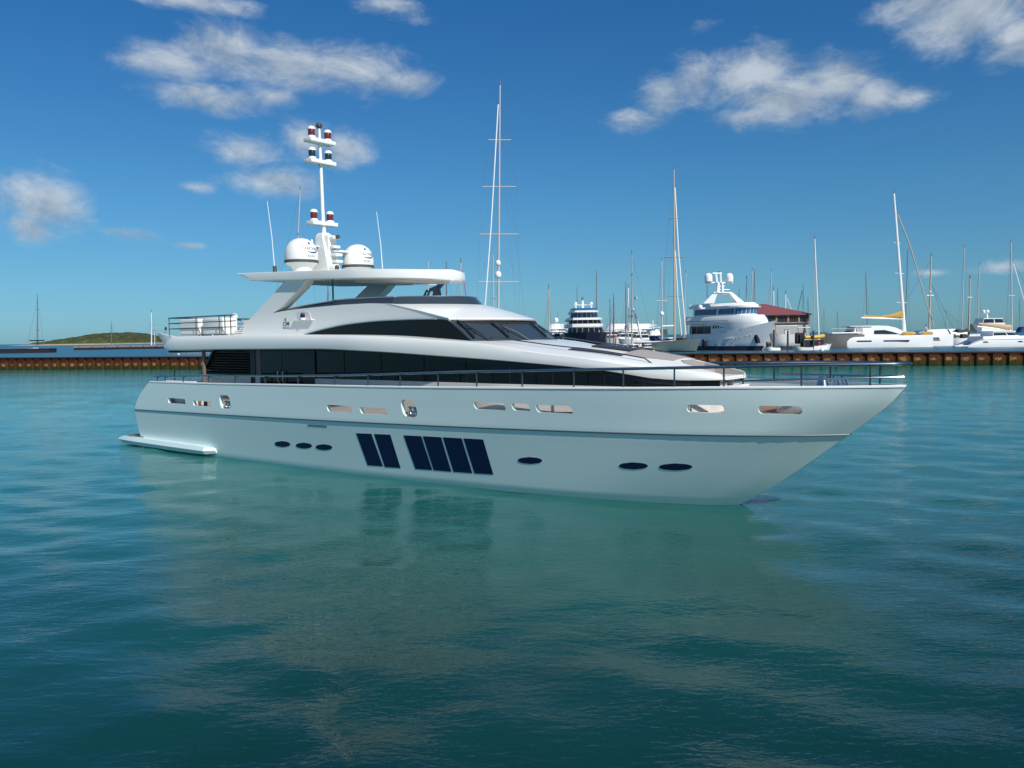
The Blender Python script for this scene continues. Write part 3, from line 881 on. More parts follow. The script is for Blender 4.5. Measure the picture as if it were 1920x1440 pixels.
def dome(cx, cy, R, zb):
    prof = [(.32, zb), (.38, zb + .06), (R * .97, zb + .30), (R * .97, zb + .30)]
    d = MB().lathe([(.38, zb - .05), (.40, zb + .03), (R * .72, zb + .17), (R * .97, zb + .33), (R, zb + .42), (R * 1.01, zb + .62), (R * .97, zb + .80), (R * .87, zb + .98), (R * .70, zb + 1.13), (R * .46, zb + 1.235), (R * .2, zb + 1.285), (.01, zb + 1.295)], cx, cy, 36).obj('radome', 'gel', Y)
    MB().lathe([(R * .985, zb + .325), (R * 1.02, zb + .33), (R * 1.02, zb + .43), (R * .985, zb + .435)], cx, cy, 36).obj('radome_band', 'grey', d)
    # lettering wrapped round the shell
    pr = pchip([(.42, R), (.62, R * 1.01), (.80, R * .97), (.98, R * .87), (1.13, R * .70), (1.235, R * .46), (1.285, R * .2)])
    view = math.atan2(*(lambda l: (l.y, l.x))(Matrix.Rotation(-YAW, 3, 'Z') @ (Vector((0, 0, 0)) - YO) - Vector((cx, cy, 0))))

    def wrap(vs, fs, az, h):
        out = []
        for v in vs:
            hh = h + v.y; r = pr(hh) + .006; a = view + az + v.x / R
            out.append((cx + r * math.cos(a), cy + r * math.sin(a), zb + hh))
        return out, fs
    mb = MB()
    for body, size, az, h, sp in (('T', .19, .10, .86, 1), ('RACV', .155, .10 + .40, .85, 1.05), ('ISION', .155, .10 + .40 + .66, .845, 1.05)):
        vs, fs = text_mesh(body, size, 0, sp); mb.add(*wrap(vs, fs, az, h))
    sm = []
    for i in range(21):
        t = i / 20; x = lin(-.30, .34, t); y = .16 * ((t - .32) ** 2) * 2.0; wd = .022 * math.sin(math.pi * min(1, t + .04)) + .003
        sm.append([(x, y + wd, 0), (x, y - wd, 0)])
    vs = [Vector(p) for r in sm for p in r]; fs = [(2 * i, 2 * i + 1, 2 * i + 3, 2 * i + 2) for i in range(20)]
    mb.add(*wrap(vs, fs, .86, .70))
    vs = [Vector(p) for p in ((-.05, -.04, 0), (.05, -.05, 0), (.06, .03, 0), (-.04, .05, 0))]
    mb.add(*wrap(vs, [(0, 1, 2, 3)], .60, 1.06))
    mb.obj('lettering', 'blue_ink', d, smooth=False)
    mb = MB(); vs, fs = text_mesh('KVH', .155, 0, .95); mb.add(*wrap(vs, fs, .62, .555))
    mb.add(*wrap([Vector(p) for p in ((-.17, -.085, 0), (.17, -.085, 0), (.17, -.07, 0), (-.17, -.07, 0))], [(0, 1, 2, 3)], .62, .555))
    mb.obj('lettering', 'grey_ink', d, smooth=False)


dome(9.22, -1.25, .635, 7.29)
dome(9.62, 1.25, .635, 7.22)
for (x, y, z0, x1, z1) in ((8.54, -2.0, 7.27, 8.19, 10.03), (10.5, 1.8, 7.2, 10.2, 9.83), (5.6, 1.9, 7.4, 5.2, 10.1), (7.0, 1.9, 7.4, 6.65, 9.3)):
    if x < 6.6: continue
    w = MB().tube([(x, y, z0), (lin(x, x1, .5) + .05, y, lin(z0, z1, .5)), (x1, y, z1)], .020, 6, r1=.010).obj('whip_aerial', 'gel', Y)
    MB().tube([(x, y, z0 - .05), (x, y, z0 + .24)], .075, 10).obj('aerial_base', 'grey', w)

# emblem and lettering on the flybridge side
for s in (-1, 1):
    mb = MB()
    for body, size, xc, zc, sp in (('32M', .235, 9.49, 5.255, .92), ('PRINCESS', .098, 9.49, 5.105, .95)):
        vs, fs = text_mesh(body, size, 0, sp, size * .004)
        mb.add([(xc + (v.x * 1.08 if s < 0 else -v.x * 1.08), s * 2.256, zc + v.y) for v in vs], fs)
    mb.add([(9.46 + p[0], s * 2.256, 5.40 + p[1]) for p in ((-.035, -.02), (.035, -.02), (.05, .03), (.0, .045), (-.05, .03))], [(0, 1, 2, 3, 4)])
    for dx in (-.05, 0, .05):
        mb.add([(9.46 + dx + p[0], s * 2.256, 5.468 + p[1]) for p in ((-.012, -.012), (.012, -.012), (.012, .012), (-.012, .012))], [(0, 1, 2, 3)])
    mb.obj('lettering', 'dark_ink', Y, smooth=False)
    # recessed side light
    nb = MB().prism([(10.19, 5.41), (11.05, 5.385), (10.92, 5.65), (10.70, 5.69), (10.19, 5.71)], 'y', s * 2.24, s * 2.262).obj('side_light_housing', 'beige', Y)
    MB().box(10.02, 11.16, s * 2.30 - .06, s * 2.30 + .06, 5.365, 5.395).obj('light_shelf', 'gel', nb)
    MB().lathe([(.10, 5.395), (.10, 5.46), (.085, 5.465)], 10.58, s * 2.30, 14).obj('lamp_base', 'gel', nb)
    MB().lathe([(.085, 5.466), (.088, 5.56), (.06, 5.63), (.01, 5.65)], 10.58, s * 2.30, 14).obj('lamp_lens', 'navy', nb)

# aft sun deck: canisters behind a rail
for s in (-1, 1):
    for x0, x1 in ((2.72, 4.22), (4.5, 6.0)):
        y0, y1 = sorted((s * 2.75, s * 2.05)); MB().box(x0, x1, y0, y1, 4.93, 5.60, .07).obj('life_raft_canister', 'gel', Y, angle=15)
    for x in (2.2, 4.34, 6.05, 6.45, 6.85):
        MB().tube([(x, s * 2.92, 4.86), (x, s * 2.92, 5.66)], .024, 8).obj('aft_rail_post', 'bronze', Y)
    for z in (5.66, 5.43, 5.20):
        MB().tube([(2.2, s * 2.92, z), (7.2, s * 2.92, z)], .018 if z < 5.6 else .024, 8).obj('aft_rail', 'dsteel', Y)
for z in (5.66, 5.43, 5.20):
    MB().tube([(2.2, -2.92, z), (2.2, 2.92, z)], .018 if z < 5.6 else .024, 8).obj('aft_rail', 'dsteel', Y)
MB().box(6.1, 6.9, -1.9, 1.9, 4.9, 5.52, .05).obj('aft_deck_bar', 'beige', Y)

# side rails
RZ = pchip([(1.33, 3.16), (6, 3.27), (12.6, 3.41), (19.1, 3.62), (21.9, 3.70), (25.7, 3.79), (28.6, 3.855), (30.75, 3.87)])
def rail_y(x): return max(C3(min(x, 30.6)) - .07, 0.0)
RT = list(np.linspace(1.33, 26, 60)) + list(np.linspace(26.3, 30.3, 26)) + [30.5, 30.66]
for s in (-1, 1):
    pts = [(x, s * (rail_y(x) if x < 30.6 else .03), RZ(x)) for x in RT]
    MB().tube(pts, .042, 10).obj('side_rail', 'steel', Y)
    pts = [(x, s * (rail_y(x) + .0 if x < 30.45 else .03), Z3(x) + lin(.17, .22, (x - 26.9) / 3.6)) for x in np.linspace(26.95, 30.5, 30)]
    MB().tube(pts, .024, 8).obj('mid_rail', 'steel', Y)
    for x in (1.62, 2.26, 3.73, 5.66, 7.54, 9.48, 11.40, 13.37, 14.99, 16.43, 18.0, 19.47, 21.06, 22.71, 24.15, 25.51, 26.72, 28.45, 29.85):
        y = s * rail_y(x)
        MB().tube([(x, y, Z3(x) + .02), (x, y, RZ(x))], .024, 8).obj('stanchion', 'dsteel', Y)
    MB().tube([(1.9, s * 2.6, 1.95), (1.9, s * 2.6, 3.36), (2.0, s * 2.6, 3.45), (4.8, s * 2.6, 3.47)], .026, 8).obj('cockpit_rail', 'dsteel', Y)
    for x in (6.86, 7.06, 16.74, 16.94):
        y = s * (hull_y(x, 2.3) - .07); zb = 2.06 if x < 10 else 2.24
        MB().lathe([(.085, zb), (.06, zb + .03), (.045, zb + .08), (.045, zb + .18), (.075, zb + .21), (.075, zb + .24), (.02, zb + .26)], x, y, 12).obj('bollard', 'steel', Y)
    # cockpit settee against the bulwark
    q = sorted((s * 3.0, s * 2.3)); MB().box(1.6, 3.9, q[0], q[1], 1.95, 2.98, .06).obj('cockpit_settee', 'beige', Y)

# windlass and hoops on the bow
MB().lathe([(.23, 3.05), (.22, 3.12), (.17, 3.3), (.12, 3.45), (.16, 3.48), (.16, 3.53), (.03, 3.55)], 28.6, 0, 18).obj('windlass', 'steel', Y)
MB().box(27.6, 29.2, -.5, .5, 2.58, 3.06, .04).obj('windlass_plinth', 'gel', Y)
for x in (28.95, 29.15):
    MB().tube([(x, -.16, 2.7), (x, -.16, 3.35), (x - .05, -.11, 3.5), (x - .08, 0, 3.55), (x - .05, .11, 3.5), (x, .16, 3.35), (x, .16, 2.7)], .024, 8).obj('bow_hoop', 'steel', Y)

# ================================================================== the harbour behind
MT['pile'] = None


def rust():
    m, t, p = newmat('rusty sheet piling')
    uv = t.nodes.new('ShaderNodeUVMap'); sp = t.nodes.new('ShaderNodeSeparateXYZ'); t.links.new(uv.outputs[0], sp.inputs[0])
    u, v = sp.outputs['X'], sp.outputs['Y']          # u counts the pans of the wall, v is metres over the water

    def noise(scale, detail, sc, rough=.6):
        mp = t.nodes.new('ShaderNodeMapping'); mp.inputs['Scale'].default_value = sc; t.links.new(uv.outputs[0], mp.inputs['Vector'])
        n = t.nodes.new('ShaderNodeTexNoise'); n.inputs['Scale'].default_value = scale; n.inputs['Detail'].default_value = detail; n.inputs['Roughness'].default_value = rough
        t.links.new(mp.outputs[0], n.inputs['Vector']); return n.outputs['Fac']
    n1 = noise(2.2, 6, (1, 1, 1)); n2 = noise(7, 4, (1.2, .7, 1)); n3 = noise(1.1, 3, (.7, .2, 1))
    vv = mth('ADD', v, mth('MULTIPLY_ADD', n1, .7, -.35, tree=t), tree=t)
    r = t.nodes.new('ShaderNodeValToRGB'); e = r.color_ramp.elements
    e[0].position = .0; e[0].color = (.038, .038, .010, 1); e[1].position = 1; e[1].color = (.055, .016, .010, 1)
    for pos, c in ((.24, (.052, .045, .009, 1)), (.34, (.075, .028, .008, 1)), (.50, (.13, .035, .010, 1)), (.68, (.085, .022, .009, 1)), (.9, (.042, .013, .009, 1))):
        k = e.new(pos); k.color = c
    t.links.new(mth('DIVIDE', vv, 2.2, tree=t), r.inputs['Fac'])
    # lime and salt washing out of the weep hole in the middle of each pan
    fu = mth('ABSOLUTE', mth('SUBTRACT', mth('FRACT', u, tree=t), .5, tree=t), tree=t)
    core = mth('SUBTRACT', 1.0, mth('DIVIDE', fu, .36, tree=t), tree=t)
    vd = mth('SUBTRACT', 1.0, mth('DIVIDE', mth('ABSOLUTE', mth('SUBTRACT', v, .92, tree=t), tree=t), .40, tree=t), tree=t)
    st = mth('ADD', mth('MINIMUM', core, vd, tree=t), mth('MULTIPLY_ADD', n2, 2.2, -1.28, tree=t), tree=t)
    st = mth('ADD', st, mth('MULTIPLY_ADD', n3, 1.6, -.80, tree=t), tree=t)
    ss = t.nodes.new('ShaderNodeMapRange'); ss.inputs['From Min'].default_value = .22; ss.inputs['From Max'].default_value = .70
    t.links.new(st, ss.inputs['Value'])
    mx = t.nodes.new('ShaderNodeMix'); mx.data_type = 'RGBA'; mx.inputs['B'].default_value = (.48, .27, .09, 1)
    t.links.new(r.outputs[0], mx.inputs['A']); t.links.new(mth('MULTIPLY', ss.outputs[0], .9, tree=t), mx.inputs['Factor'])
    dk = t.nodes.new('ShaderNodeMix'); dk.data_type = 'RGBA'; dk.blend_type = 'MULTIPLY'; dk.inputs['Factor'].default_value = .6
    t.links.new(mx.outputs['Result'], dk.inputs['A']); n4 = noise(5, 5, (1, .35, 1))
    gr = t.nodes.new('ShaderNodeMapRange'); gr.inputs['From Min'].default_value = .3; gr.inputs['From Max'].default_value = .7; t.links.new(n4, gr.inputs['Value'])
    t.links.new(gr.outputs[0], dk.inputs['B'])
    t.links.new(dk.outputs['Result'], p.inputs['Base Color']); p.inputs['Roughness'].default_value = .85
    p.inputs['Specular IOR Level'].default_value = .2
    return m


def make_breakwater():
    a, d = wall_line(); n = Vector((-d.y, d.x, 0))
    L = 1.87
    prof = [(0, .24), (.07, .24), (.20, 0), (.80, 0), (.93, .24)]     # one pan: out, back
    i0, i1 = -70, 130
    vs, fs, uvs = [], [], []
    cols = []
    for i in range(i0, i1):
        for fx, off in prof:
            cols.append((i + fx, a + d * ((i + fx) * L) + n * (off - .2)))
    zt = lambda s: 2.12 - .0030 * s
    for u, p in cols:
        z1 = zt(u * L)
        for z in (-1.0, .0, .5, 1.1, 1.6, z1): vs.append((p.x, p.y, z)); uvs.append((u, z))
    for c in range(len(cols) - 1):
        for k in range(5):
            q = c * 6 + k; fs.append((q, q + 6, q + 7, q + 1))
    me = bpy.data.meshes.new('breakwater'); me.from_pydata(vs, [], fs)
    ul = me.uv_layers.new(name='UVMap')
    for lp in me.loops: ul.data[lp.index].uv = uvs[lp.vertex_index]
    wall = thing('breakwater', a, 0, 'long low rust brown sheet pile wall with pale stains across the harbour', 'breakwater')
    o = link('sheet_piling', me, rust(), None, smooth=False)
    for v in me.vertices: v.co -= a
    o.parent = wall
    p0 = d * (i0 * L); p1 = d * ((i1) * L); cap = MB()
    rg = []
    for i in range(20):
        t = i / 19; p = p0.lerp(p1, t); z = zt(lin(i0 * L, i1 * L, t))
        rg.append([tuple(p - n * .28 + Vector((0, 0, z - .05))), tuple(p - n * .28 + Vector((0, 0, z + .10))), tuple(p + n * .75 + Vector((0, 0, z + .10))), tuple(p + n * .75 + Vector((0, 0, z - .05)))])
    cap.loft(rg).obj('capping_beam', mat('dark rusted cap', (.045, .022, .016), .8, var=.3, vscale=.6), wall, smooth=False)


make_breakwater()

# ------------------------------------------------------------------ materials of the far boats
MT['w'] = mat('boat white', (.80, .80, .78), .35, var=.03, vscale=.5)
MT['w2'] = mat('chalky white', (.66, .67, .66), .5, var=.05, vscale=.4)
MT['gh'] = mat('sage grey hull', (.22, .27, .25), .35, var=.04, vscale=.2)
MT['nv'] = mat('navy paint', (.008, .011, .028), .3, var=.1)
MT['wd'] = mat('cabin glass', (.02, .026, .032), .15, var=.1)
MT['bw'] = mat('blue wheelhouse glass', (.035, .13, .26), .15, var=.1)
MT['alu'] = mat('silver spar', (.50, .49, .47), .4, .1, var=.05)
MT['buff'] = mat('buff spar', (.46, .38, .27), .5, var=.05)
MT['dspar'] = mat('dark spar', (.15, .145, .15), .5, var=.05)
MT['wspar'] = mat('white spar', (.82, .82, .80), .4, var=.02)
MT['rig'] = mat('wire rigging', (.16, .18, .20), .5, .3, var=.02)
MT['ysail'] = mat('mustard sail cover', (.52, .32, .07), .8, var=.12, vscale=1.5, bump=.4, bscale=3)
MT['tsail'] = mat('tan sail cover', (.50, .38, .22), .8, var=.08, vscale=1.5, bump=.4, bscale=3)
MT['wsail'] = mat('white canvas', (.78, .78, .76), .8, var=.04, bump=.4, bscale=2)
MT['bcan'] = mat('blue canvas', (.015, .04, .14), .8, var=.08)
MT['gcan'] = mat('green canvas', (.02, .055, .045), .8, var=.08)
MT['ylw'] = mat('yellow inflatable', (.62, .38, .03), .5, var=.05)
MT['dkblue'] = mat('antifouling blue', (.012, .018, .09), .6, var=.08)
MT['dkred'] = mat('antifouling red', (.075, .018, .016), .6, var=.08)
MT['conc'] = mat('weathered concrete', (.22, .20, .17), .85, var=.2, vscale=.4)
MT['tar'] = mat('tarred timber', (.012, .012, .016), .8, var=.2)
MT['pilewood'] = mat('dark pile wood', (.05, .045, .042), .85, var=.2)
MT['wdeck'] = mat('teak deck faded', (.26, .16, .10), .7, var=.1)
MT['tile'] = mat('dull red roofing', (.185, .052, .058), .75, var=.14, vscale=.6, bump=.3, bscale=4)
MT['wallp'] = mat('greige render', (.40, .37, .34), .85, var=.06)
MT['orange'] = mat('orange timber', (.46, .19, .06), .7, var=.1)
MT['grime'] = mat('grimy grey hull', (.13, .125, .12), .6, var=.25, vscale=.3)
MT['flagred'] = mat('red bunting', (.35, .03, .03), .8)


def rzof(v): return math.atan2(v.y, v.x)


class Boat:
    """a thing with local axes: x forward, y to port, z over the water"""
    def __init__(s, name, loc, heading_deg, label, cat, group=None):
        s.rz = rad(heading_deg); s.loc = Vector((loc[0], loc[1], 0))
        s.t = thing(name, s.loc, s.rz, label, cat, group)

    def L(s, p):
        d = Vector(p) - s.loc; c, n = math.cos(s.rz), math.sin(s.rz)
        return Vector((c * d.x + n * d.y, -n * d.x + c * d.y, d.z))

    def depth(s): return s.loc.y

    def px(s, x, y, dy=0.0): return s.L(at(x, y, s.loc.y + dy))


def boat_hull(b, L, B, fa, ff, m='w', rake=.10, transom=.8, band=None, deck='w2', fine=.38, stern_rake=0.0, flare=.75):
    """pointed hull: length, beam, freeboard aft and forward"""
    def sec(u):
        x = -L / 2 + u * L
        e = max(0.0, (u - (1 - fine)) / fine); e2 = max(0.0, 1 - u / .35)
        w = B / 2 * (1 - e ** 2.2) * (1 - (1 - transom) * e2 ** 2)
        wl = w * (flare + (1 - flare) * (1 - e)) * (1 - .25 * e)
        zt = fa + (ff - fa) * u ** 1.7
        return x, max(w, .02), max(wl, .015), zt
    rings = []; tops = []; bands = []
    for i in range(29):
        u = i / 28; u = u if u < .6 else .6 + .4 * math.sin((u - .6) / .4 * math.pi / 2)
        x, w, wl, zt = sec(u); xw = x - rake * L * u ** 3; xs = x
        if u < .001: xs = x - stern_rake; xw = x
        rings.append([(xw, -wl * .8, -.4), (xw, -wl, 0), (lin(xw, xs, .35), -lin(wl, w, .45), zt * .35), (lin(xw, xs, .7), -lin(wl, w, .8), zt * .7), (xs, -w, zt),
                      (xs, w, zt), (lin(xw, xs, .7), lin(wl, w, .8), zt * .7), (lin(xw, xs, .35), lin(wl, w, .45), zt * .35), (xw, wl, 0), (xw, wl * .8, -.4)])
        tops.append([(xs, -w + .06, zt + .03), (xs, w - .06, zt + .03)])
        bands.append((lambda k, xw=xw, xs=xs, wl=wl, w=w, zt=zt: (lin(xw, xs, k / zt), lin(wl, w, (k / zt) * 1.28 if k / zt < .35 else .45), k)))
    MB().loft(rings, True, True).obj('hull', m, b.t, angle=40)
    MB().loft(tops, False, False).obj('deck', deck, b.t)
    for nm, mm, k0, k1 in (band or []):
        mb = MB(); k0 = max(k0, -.3)
        for s in (-1, 1):
            mb.loft([[(f(k0)[0], s * (f(k0)[1] + .03), k0), (f(k1)[0], s * (f(k1)[1] + .03), k1), (f(k1)[0], s * (f(k1)[1] - .05), k1)] for f in bands], False, False)
        mb.obj(nm, mm, b.t)
    return sec


def tier(b, name, x0, x1, w, z0, z1, m='w', front=.9, back=.2, taper=.92, rnd=.55, glass=None, gm='wd', gname='window', n=9, gx=(.08, .97), roof=0.0):
    """deckhouse: rounded front leaning aft, optional window band split by posts"""
    def ring(z, o=0.0):
        t = (z - z0) / (z1 - z0); f = x1 - front * t + o; a = x0 + back * t - o; ww = w / 2 * lin(1, taper, t) + o
        pts = [(a, -ww * .96, z), (lin(a, f, .5), -ww, z)]
        for i in range(n + 1):
            th = -math.pi / 2 + math.pi * i / n; rx = min(rnd * w / 2, (f - a) * .45)
            pts.append((f - rx + rx * math.cos(th), ww * math.sin(th), z))
        pts += [(lin(a, f, .5), ww, z), (a, ww * .96, z)]
        return pts
    o = MB().loft([ring(z0), ring(lin(z0, z1, .5)), ring(z1)], True, True).obj(name, m, b.t, angle=25)
    if roof:
        r0 = [(p[0] + (roof if p[0] > (x0 + x1) / 2 else -roof * .4), p[1] * (1 + roof / w), p[2]) for p in ring(z1)]
        MB().loft([[(a, c, z1 + .003) for a, c, d in r0], [(a, c, z1 + .22) for a, c, d in r0]], True, True).obj('roof_overhang', m, o)
    if glass:
        g0, g1 = glass; ra, rb = ring(lin(z0, z1, g0), .03), ring(lin(z0, z1, g1), .03)
        seg = list(range(0, len(ra) - 1))
        for k in seg:
            a0, a1, c0, c1 = Vector(ra[k]), Vector(ra[k + 1]), Vector(rb[k]), Vector(rb[k + 1])
            long_ = (a1 - a0).length > .28 * (x1 - x0)
            e0, e1 = (.06, .94) if not long_ else (.04, .96)
            pa, pb, pc, pd = a0.lerp(a1, e0), a0.lerp(a1, e1), c0.lerp(c1, e1), c0.lerp(c1, e0)
            nrm = (pb - pa).cross(pd - pa).normalized() * -.05
            MB().loft([[pa, pb, pc, pd], [pa + nrm, pb + nrm, pc + nrm, pd + nrm]], True, True).obj(gname, gm, o, smooth=False)
    return o


def mast(b, base, top, r0, r1, m='alu', spreaders=(), spm=None, stays=(), rig=.035, name='mast'):
    o = MB().tube([base, lin(base, top, .5), top], r0, 8, r1=r1).obj(name, m, b.t)
    up = (top - base)
    for t, hw, dirv in spreaders:
        c = base + up * t; dv = Vector(dirv)
        MB().tube([c - dv * hw, c, c + dv * hw], r1 * .8, 6).obj('spreader', spm or m, o)
    for p, q in stays:
        MB().tube([p, q], rig, 5).obj('stay', 'rig', b.t)
    return o


def wind_gear(b, top, r, m='dspar'):
    MB().tube([top, top + Vector((0, 0, r * 6))], r * .5, 5).obj('masthead_aerial', m, b.t)


def radome(b, c, R, parent=None):
    prof = [(R * .75, c[2] - R * .9), (R * .98, c[2] - R * .55), (R, c[2]), (R * .93, c[2] + R * .45), (R * .72, c[2] + R * .82), (R * .38, c[2] + R * 1.03), (.01, c[2] + R * 1.1)]
    return MB().lathe(prof, c[0], c[1], 20).obj('radome', 'w', parent or b.t)


PX = lambda Yd: Yd / FPX          # metres in one photo pixel at that depth


# a simple sailing boat: hull, coachroof, mast, boom, rigging
def sailboat(label, px, py, Yd, Lpx, mast_px, heading, hullm='w', mastm='alu', width=1.0, sail=None, group=None, boom=True, spr=2, fb=.075, cabin=True, forestay=True, cat='sailing boat', boomdir=-1):
    g = at(px, py, Yd); s = PX(Yd)
    b = Boat('sailing_boat', (g.x, g.y), heading, label, cat, group)
    L = Lpx * s; B = L * .30
    sec = boat_hull(b, L, B, L * fb, L * fb * 1.45, hullm, fine=.55)
    zc = L * fb * 1.15
    if cabin: tier(b, 'cabin', -L * .12, L * .22, B * .62, zc * .9, zc + L * .05, 'w', L * .08, L * .02, glass=(.35, .8), n=5)
    for (tx, ty, r) in mast_px:
        top = b.L(at(tx, ty, Yd)); base = b.L(at(tx, py, Yd)); base.z = zc + .1
        top = Vector((top.x, top.y, top.z)); rr = r * s / 2 * width
        H = top.z
        hv = Vector((0, 1, 0)) if abs(heading) > 45 else Vector((.3, 1, 0)).normalized()
        sp = [(lin(.35, .75, k / max(1, spr - 1)), H * .045, hv) for k in range(spr)] if spr else []
        stays = [(top, Vector((-L * .48, 0, L * fb)))]
        if forestay: stays.append((base + (top - base) * .93, Vector((L * .49, 0, L * fb * 1.45))))
        for sd_ in (-1, 1):
            stays.append((base + (top - base) * .9, Vector((base.x - .2, sd_ * B * .45, zc))))
        mast(b, base, top, rr, rr * .7, mastm, sp, None, stays, rig=.16 * s)
        wind_gear(b, top, rr)
        if boom:
            bz = zc + L * .12; e = Vector((base.x + boomdir * L * .38, 0, bz))
            MB().tube([Vector((base.x, 0, bz)), e], L * .009, 6).obj('boom', mastm, b.t)
            if sail:
                bundle(b, Vector((base.x, 0, bz + L * .02)), e + Vector((0, 0, L * .015)), L * .022, sail)
    return b


def bundle(b, p, q, r, m, name='furled_sail'):
    rg = []; p, q = Vector(p), Vector(q); d = (q - p).normalized(); a = d.cross(Vector((0, 0, 1))).normalized(); u = a.cross(d)
    for i in range(13):
        t = i / 12; c = p.lerp(q, t); rr = r * (1.25 - .75 * t) * (.8 + .35 * abs(math.sin(t * 9.0))) * (1 if 0 < i < 12 else .55)
        rg.append([c + a * (rr * .8 * math.cos(k * math.pi / 5)) + u * (rr * (1.15 if k < 6 else .8) * math.sin(k * math.pi / 5)) for k in range(10)])
    return MB().loft(rg).obj(name, m, b.t)


# ---------------- far left: jetties, island, moored boats
def hill(label):
    c = ground(205, 648.0); D = 2600.0; c = at(207, 642.9, D)
    nx, ny = 90, 24; w = 104 * PX(D); dep = 260.0
    prof = pchip([(-1, 0), (-.65, .28), (-.31, .64), (-.07, .86), (.17, 1), (.42, .94), (.61, .74), (.76, .5), (.9, .18), (1, 0)])
    hmax = (642.9 - 623.5) * PX(D)
    vs, fs = [], []
    rng = np.random.RandomState(5)
    ph = rng.rand(12) * 6.28
    for j in range(ny + 1):
        v = -1 + 2 * j / ny
        for i in range(nx + 1):
            u = -1 + 2 * i / nx
            h = prof(u) * hmax * max(0, 1 - v * v) ** .6
            h *= 1 + .05 * math.sin(17 * u + ph[0]) + .035 * math.sin(41 * u + 9 * v + ph[1]) + .03 * math.sin(75 * u + 20 * v + ph[2])
            h += (1.6 + rng.rand() * 2.2) * (h > 4)
            vs.append((c.x + u * w, D + v * dep, h + .3 - 1.0 * (abs(v) > .99 or abs(u) > .99)))
    for j in range(ny):
        for i in range(nx):
            q = j * (nx + 1) + i; fs.append((q, q + 1, q + nx + 2, q + nx + 1))
    m, t, p = newmat('dry scrub hillside')
    geo = t.nodes.new('ShaderNodeNewGeometry')
    n = t.nodes.new('ShaderNodeTexNoise'); n.inputs['Scale'].default_value = .035; n.inputs['Detail'].default_value = 8; n.inputs['Roughness'].default_value = .7
    t.links.new(geo.outputs['Position'], n.inputs['Vector'])
    r = t.nodes.new('ShaderNodeValToRGB'); e = r.color_ramp.elements
    e[0].position = .36; e[0].color = (.022, .040, .014, 1); e[1].position = .66; e[1].color = (.115, .105, .050, 1)
    k = e.new(.52); k.color = (.055, .068, .026, 1)
    t.links.new(n.outputs['Fac'], r.inputs['Fac'])
    sp = t.nodes.new('ShaderNodeSeparateXYZ'); t.links.new(geo.outputs['Position'], sp.inputs[0])
    mr = t.nodes.new('ShaderNodeMapRange'); mr.inputs['From Min'].default_value = 1.6; mr.inputs['From Max'].default_value = 4.5
    t.links.new(mth('ADD', sp.outputs['Z'], mth('MULTIPLY_ADD', n.outputs['Fac'], 8, -4, tree=t), tree=t), mr.inputs['Value'])
    mx = t.nodes.new('ShaderNodeMix'); mx.data_type = 'RGBA'; mx.inputs['A'].default_value = (.38, .32, .22, 1)
    t.links.new(mr.outputs[0], mx.inputs['Factor']); t.links.new(r.outputs[0], mx.inputs['B'])
    t.links.new(mx.outputs['Result'], p.inputs['Base Color']); p.inputs['Roughness'].default_value = 1; p.inputs['Specular IOR Level'].default_value = .1
    o = MB().add(vs, fs).obj('island', m, None); tag(o, kind='structure')


hill('')


def jetty(name, label, p0, p1, z1, wdt, mtop, mside, ztop_m=.35):
    p0 = Vector((p0.x, p0.y, 0)); p1 = Vector((p1.x, p1.y, 0)); d = (p1 - p0); L = d.length; d.normalize()
    t = thing(name, p0, rzof(d), label, 'jetty')
    MB().box(0, L, 0, wdt, -.5, z1 - ztop_m).obj('side_wall', mside, t, smooth=False)
    MB().box(-.15, L + .15, -.15, wdt + .15, z1 - ztop_m + .003, z1).obj('deck_slab', mtop, t, smooth=False)
    for i in range(int(L / 9)):
        MB().tube([(4 + i * 9, -.35, -1), (4 + i * 9, -.35, z1 - .4)], .22, 8).obj('fender_pile', 'tar', t)
    return t


Yj = 420.0
jetty('jetty', 'low black timber jetty at the left edge below a moored sailing boat', at(-160, 660.2, Yj), at(92, 656.6, Yj), 2.2, 7, 'tar', 'tar')
Yj = 560.0
jetty('jetty', 'low jetty with pale concrete top and black side in front of the green island', at(138, 653.6, Yj), at(420, 650.2, Yj), 2.7, 9, 'conc', 'tar', 1.2)


def cockpit_shade(b, x, w, z, m):
    MB().box(x - w * .8, x + w * .8, -w / 2, w / 2, z, z + .8).obj('bimini', m, b.t)
    for sx in (-1, 1):
        for sy in (-1, 1): MB().tube([(x + sx * w * .7, sy * w * .45, z - 2.2), (x + sx * w * .7, sy * w * .45, z)], .06, 5).obj('bimini_pole', 'alu', b.t)


b = sailboat('white sailing boat with a dark bimini moored over the black timber jetty', 66, 647.6, 600, 34, [(70, 556, 1.8)], 180, 'w', 'dspar', boom=False, spr=2)
cockpit_shade(b, -1.5, 5.2, 6.8, 'nv')
sailboat('faint grey sailing boat with thin bare mast in front of the island summit', 209, 643.6, 900, 20, [(209, 605, 1.2)], 175, 'w2', 'rig', boom=False, spr=1)
b = sailboat('small white ketch anchored off the right end of the island', 285, 644.2, 800, 24, [(284, 586, 2.0), (290, 612, 1.0)], 170, 'w', 'wspar', boom=False, spr=1)
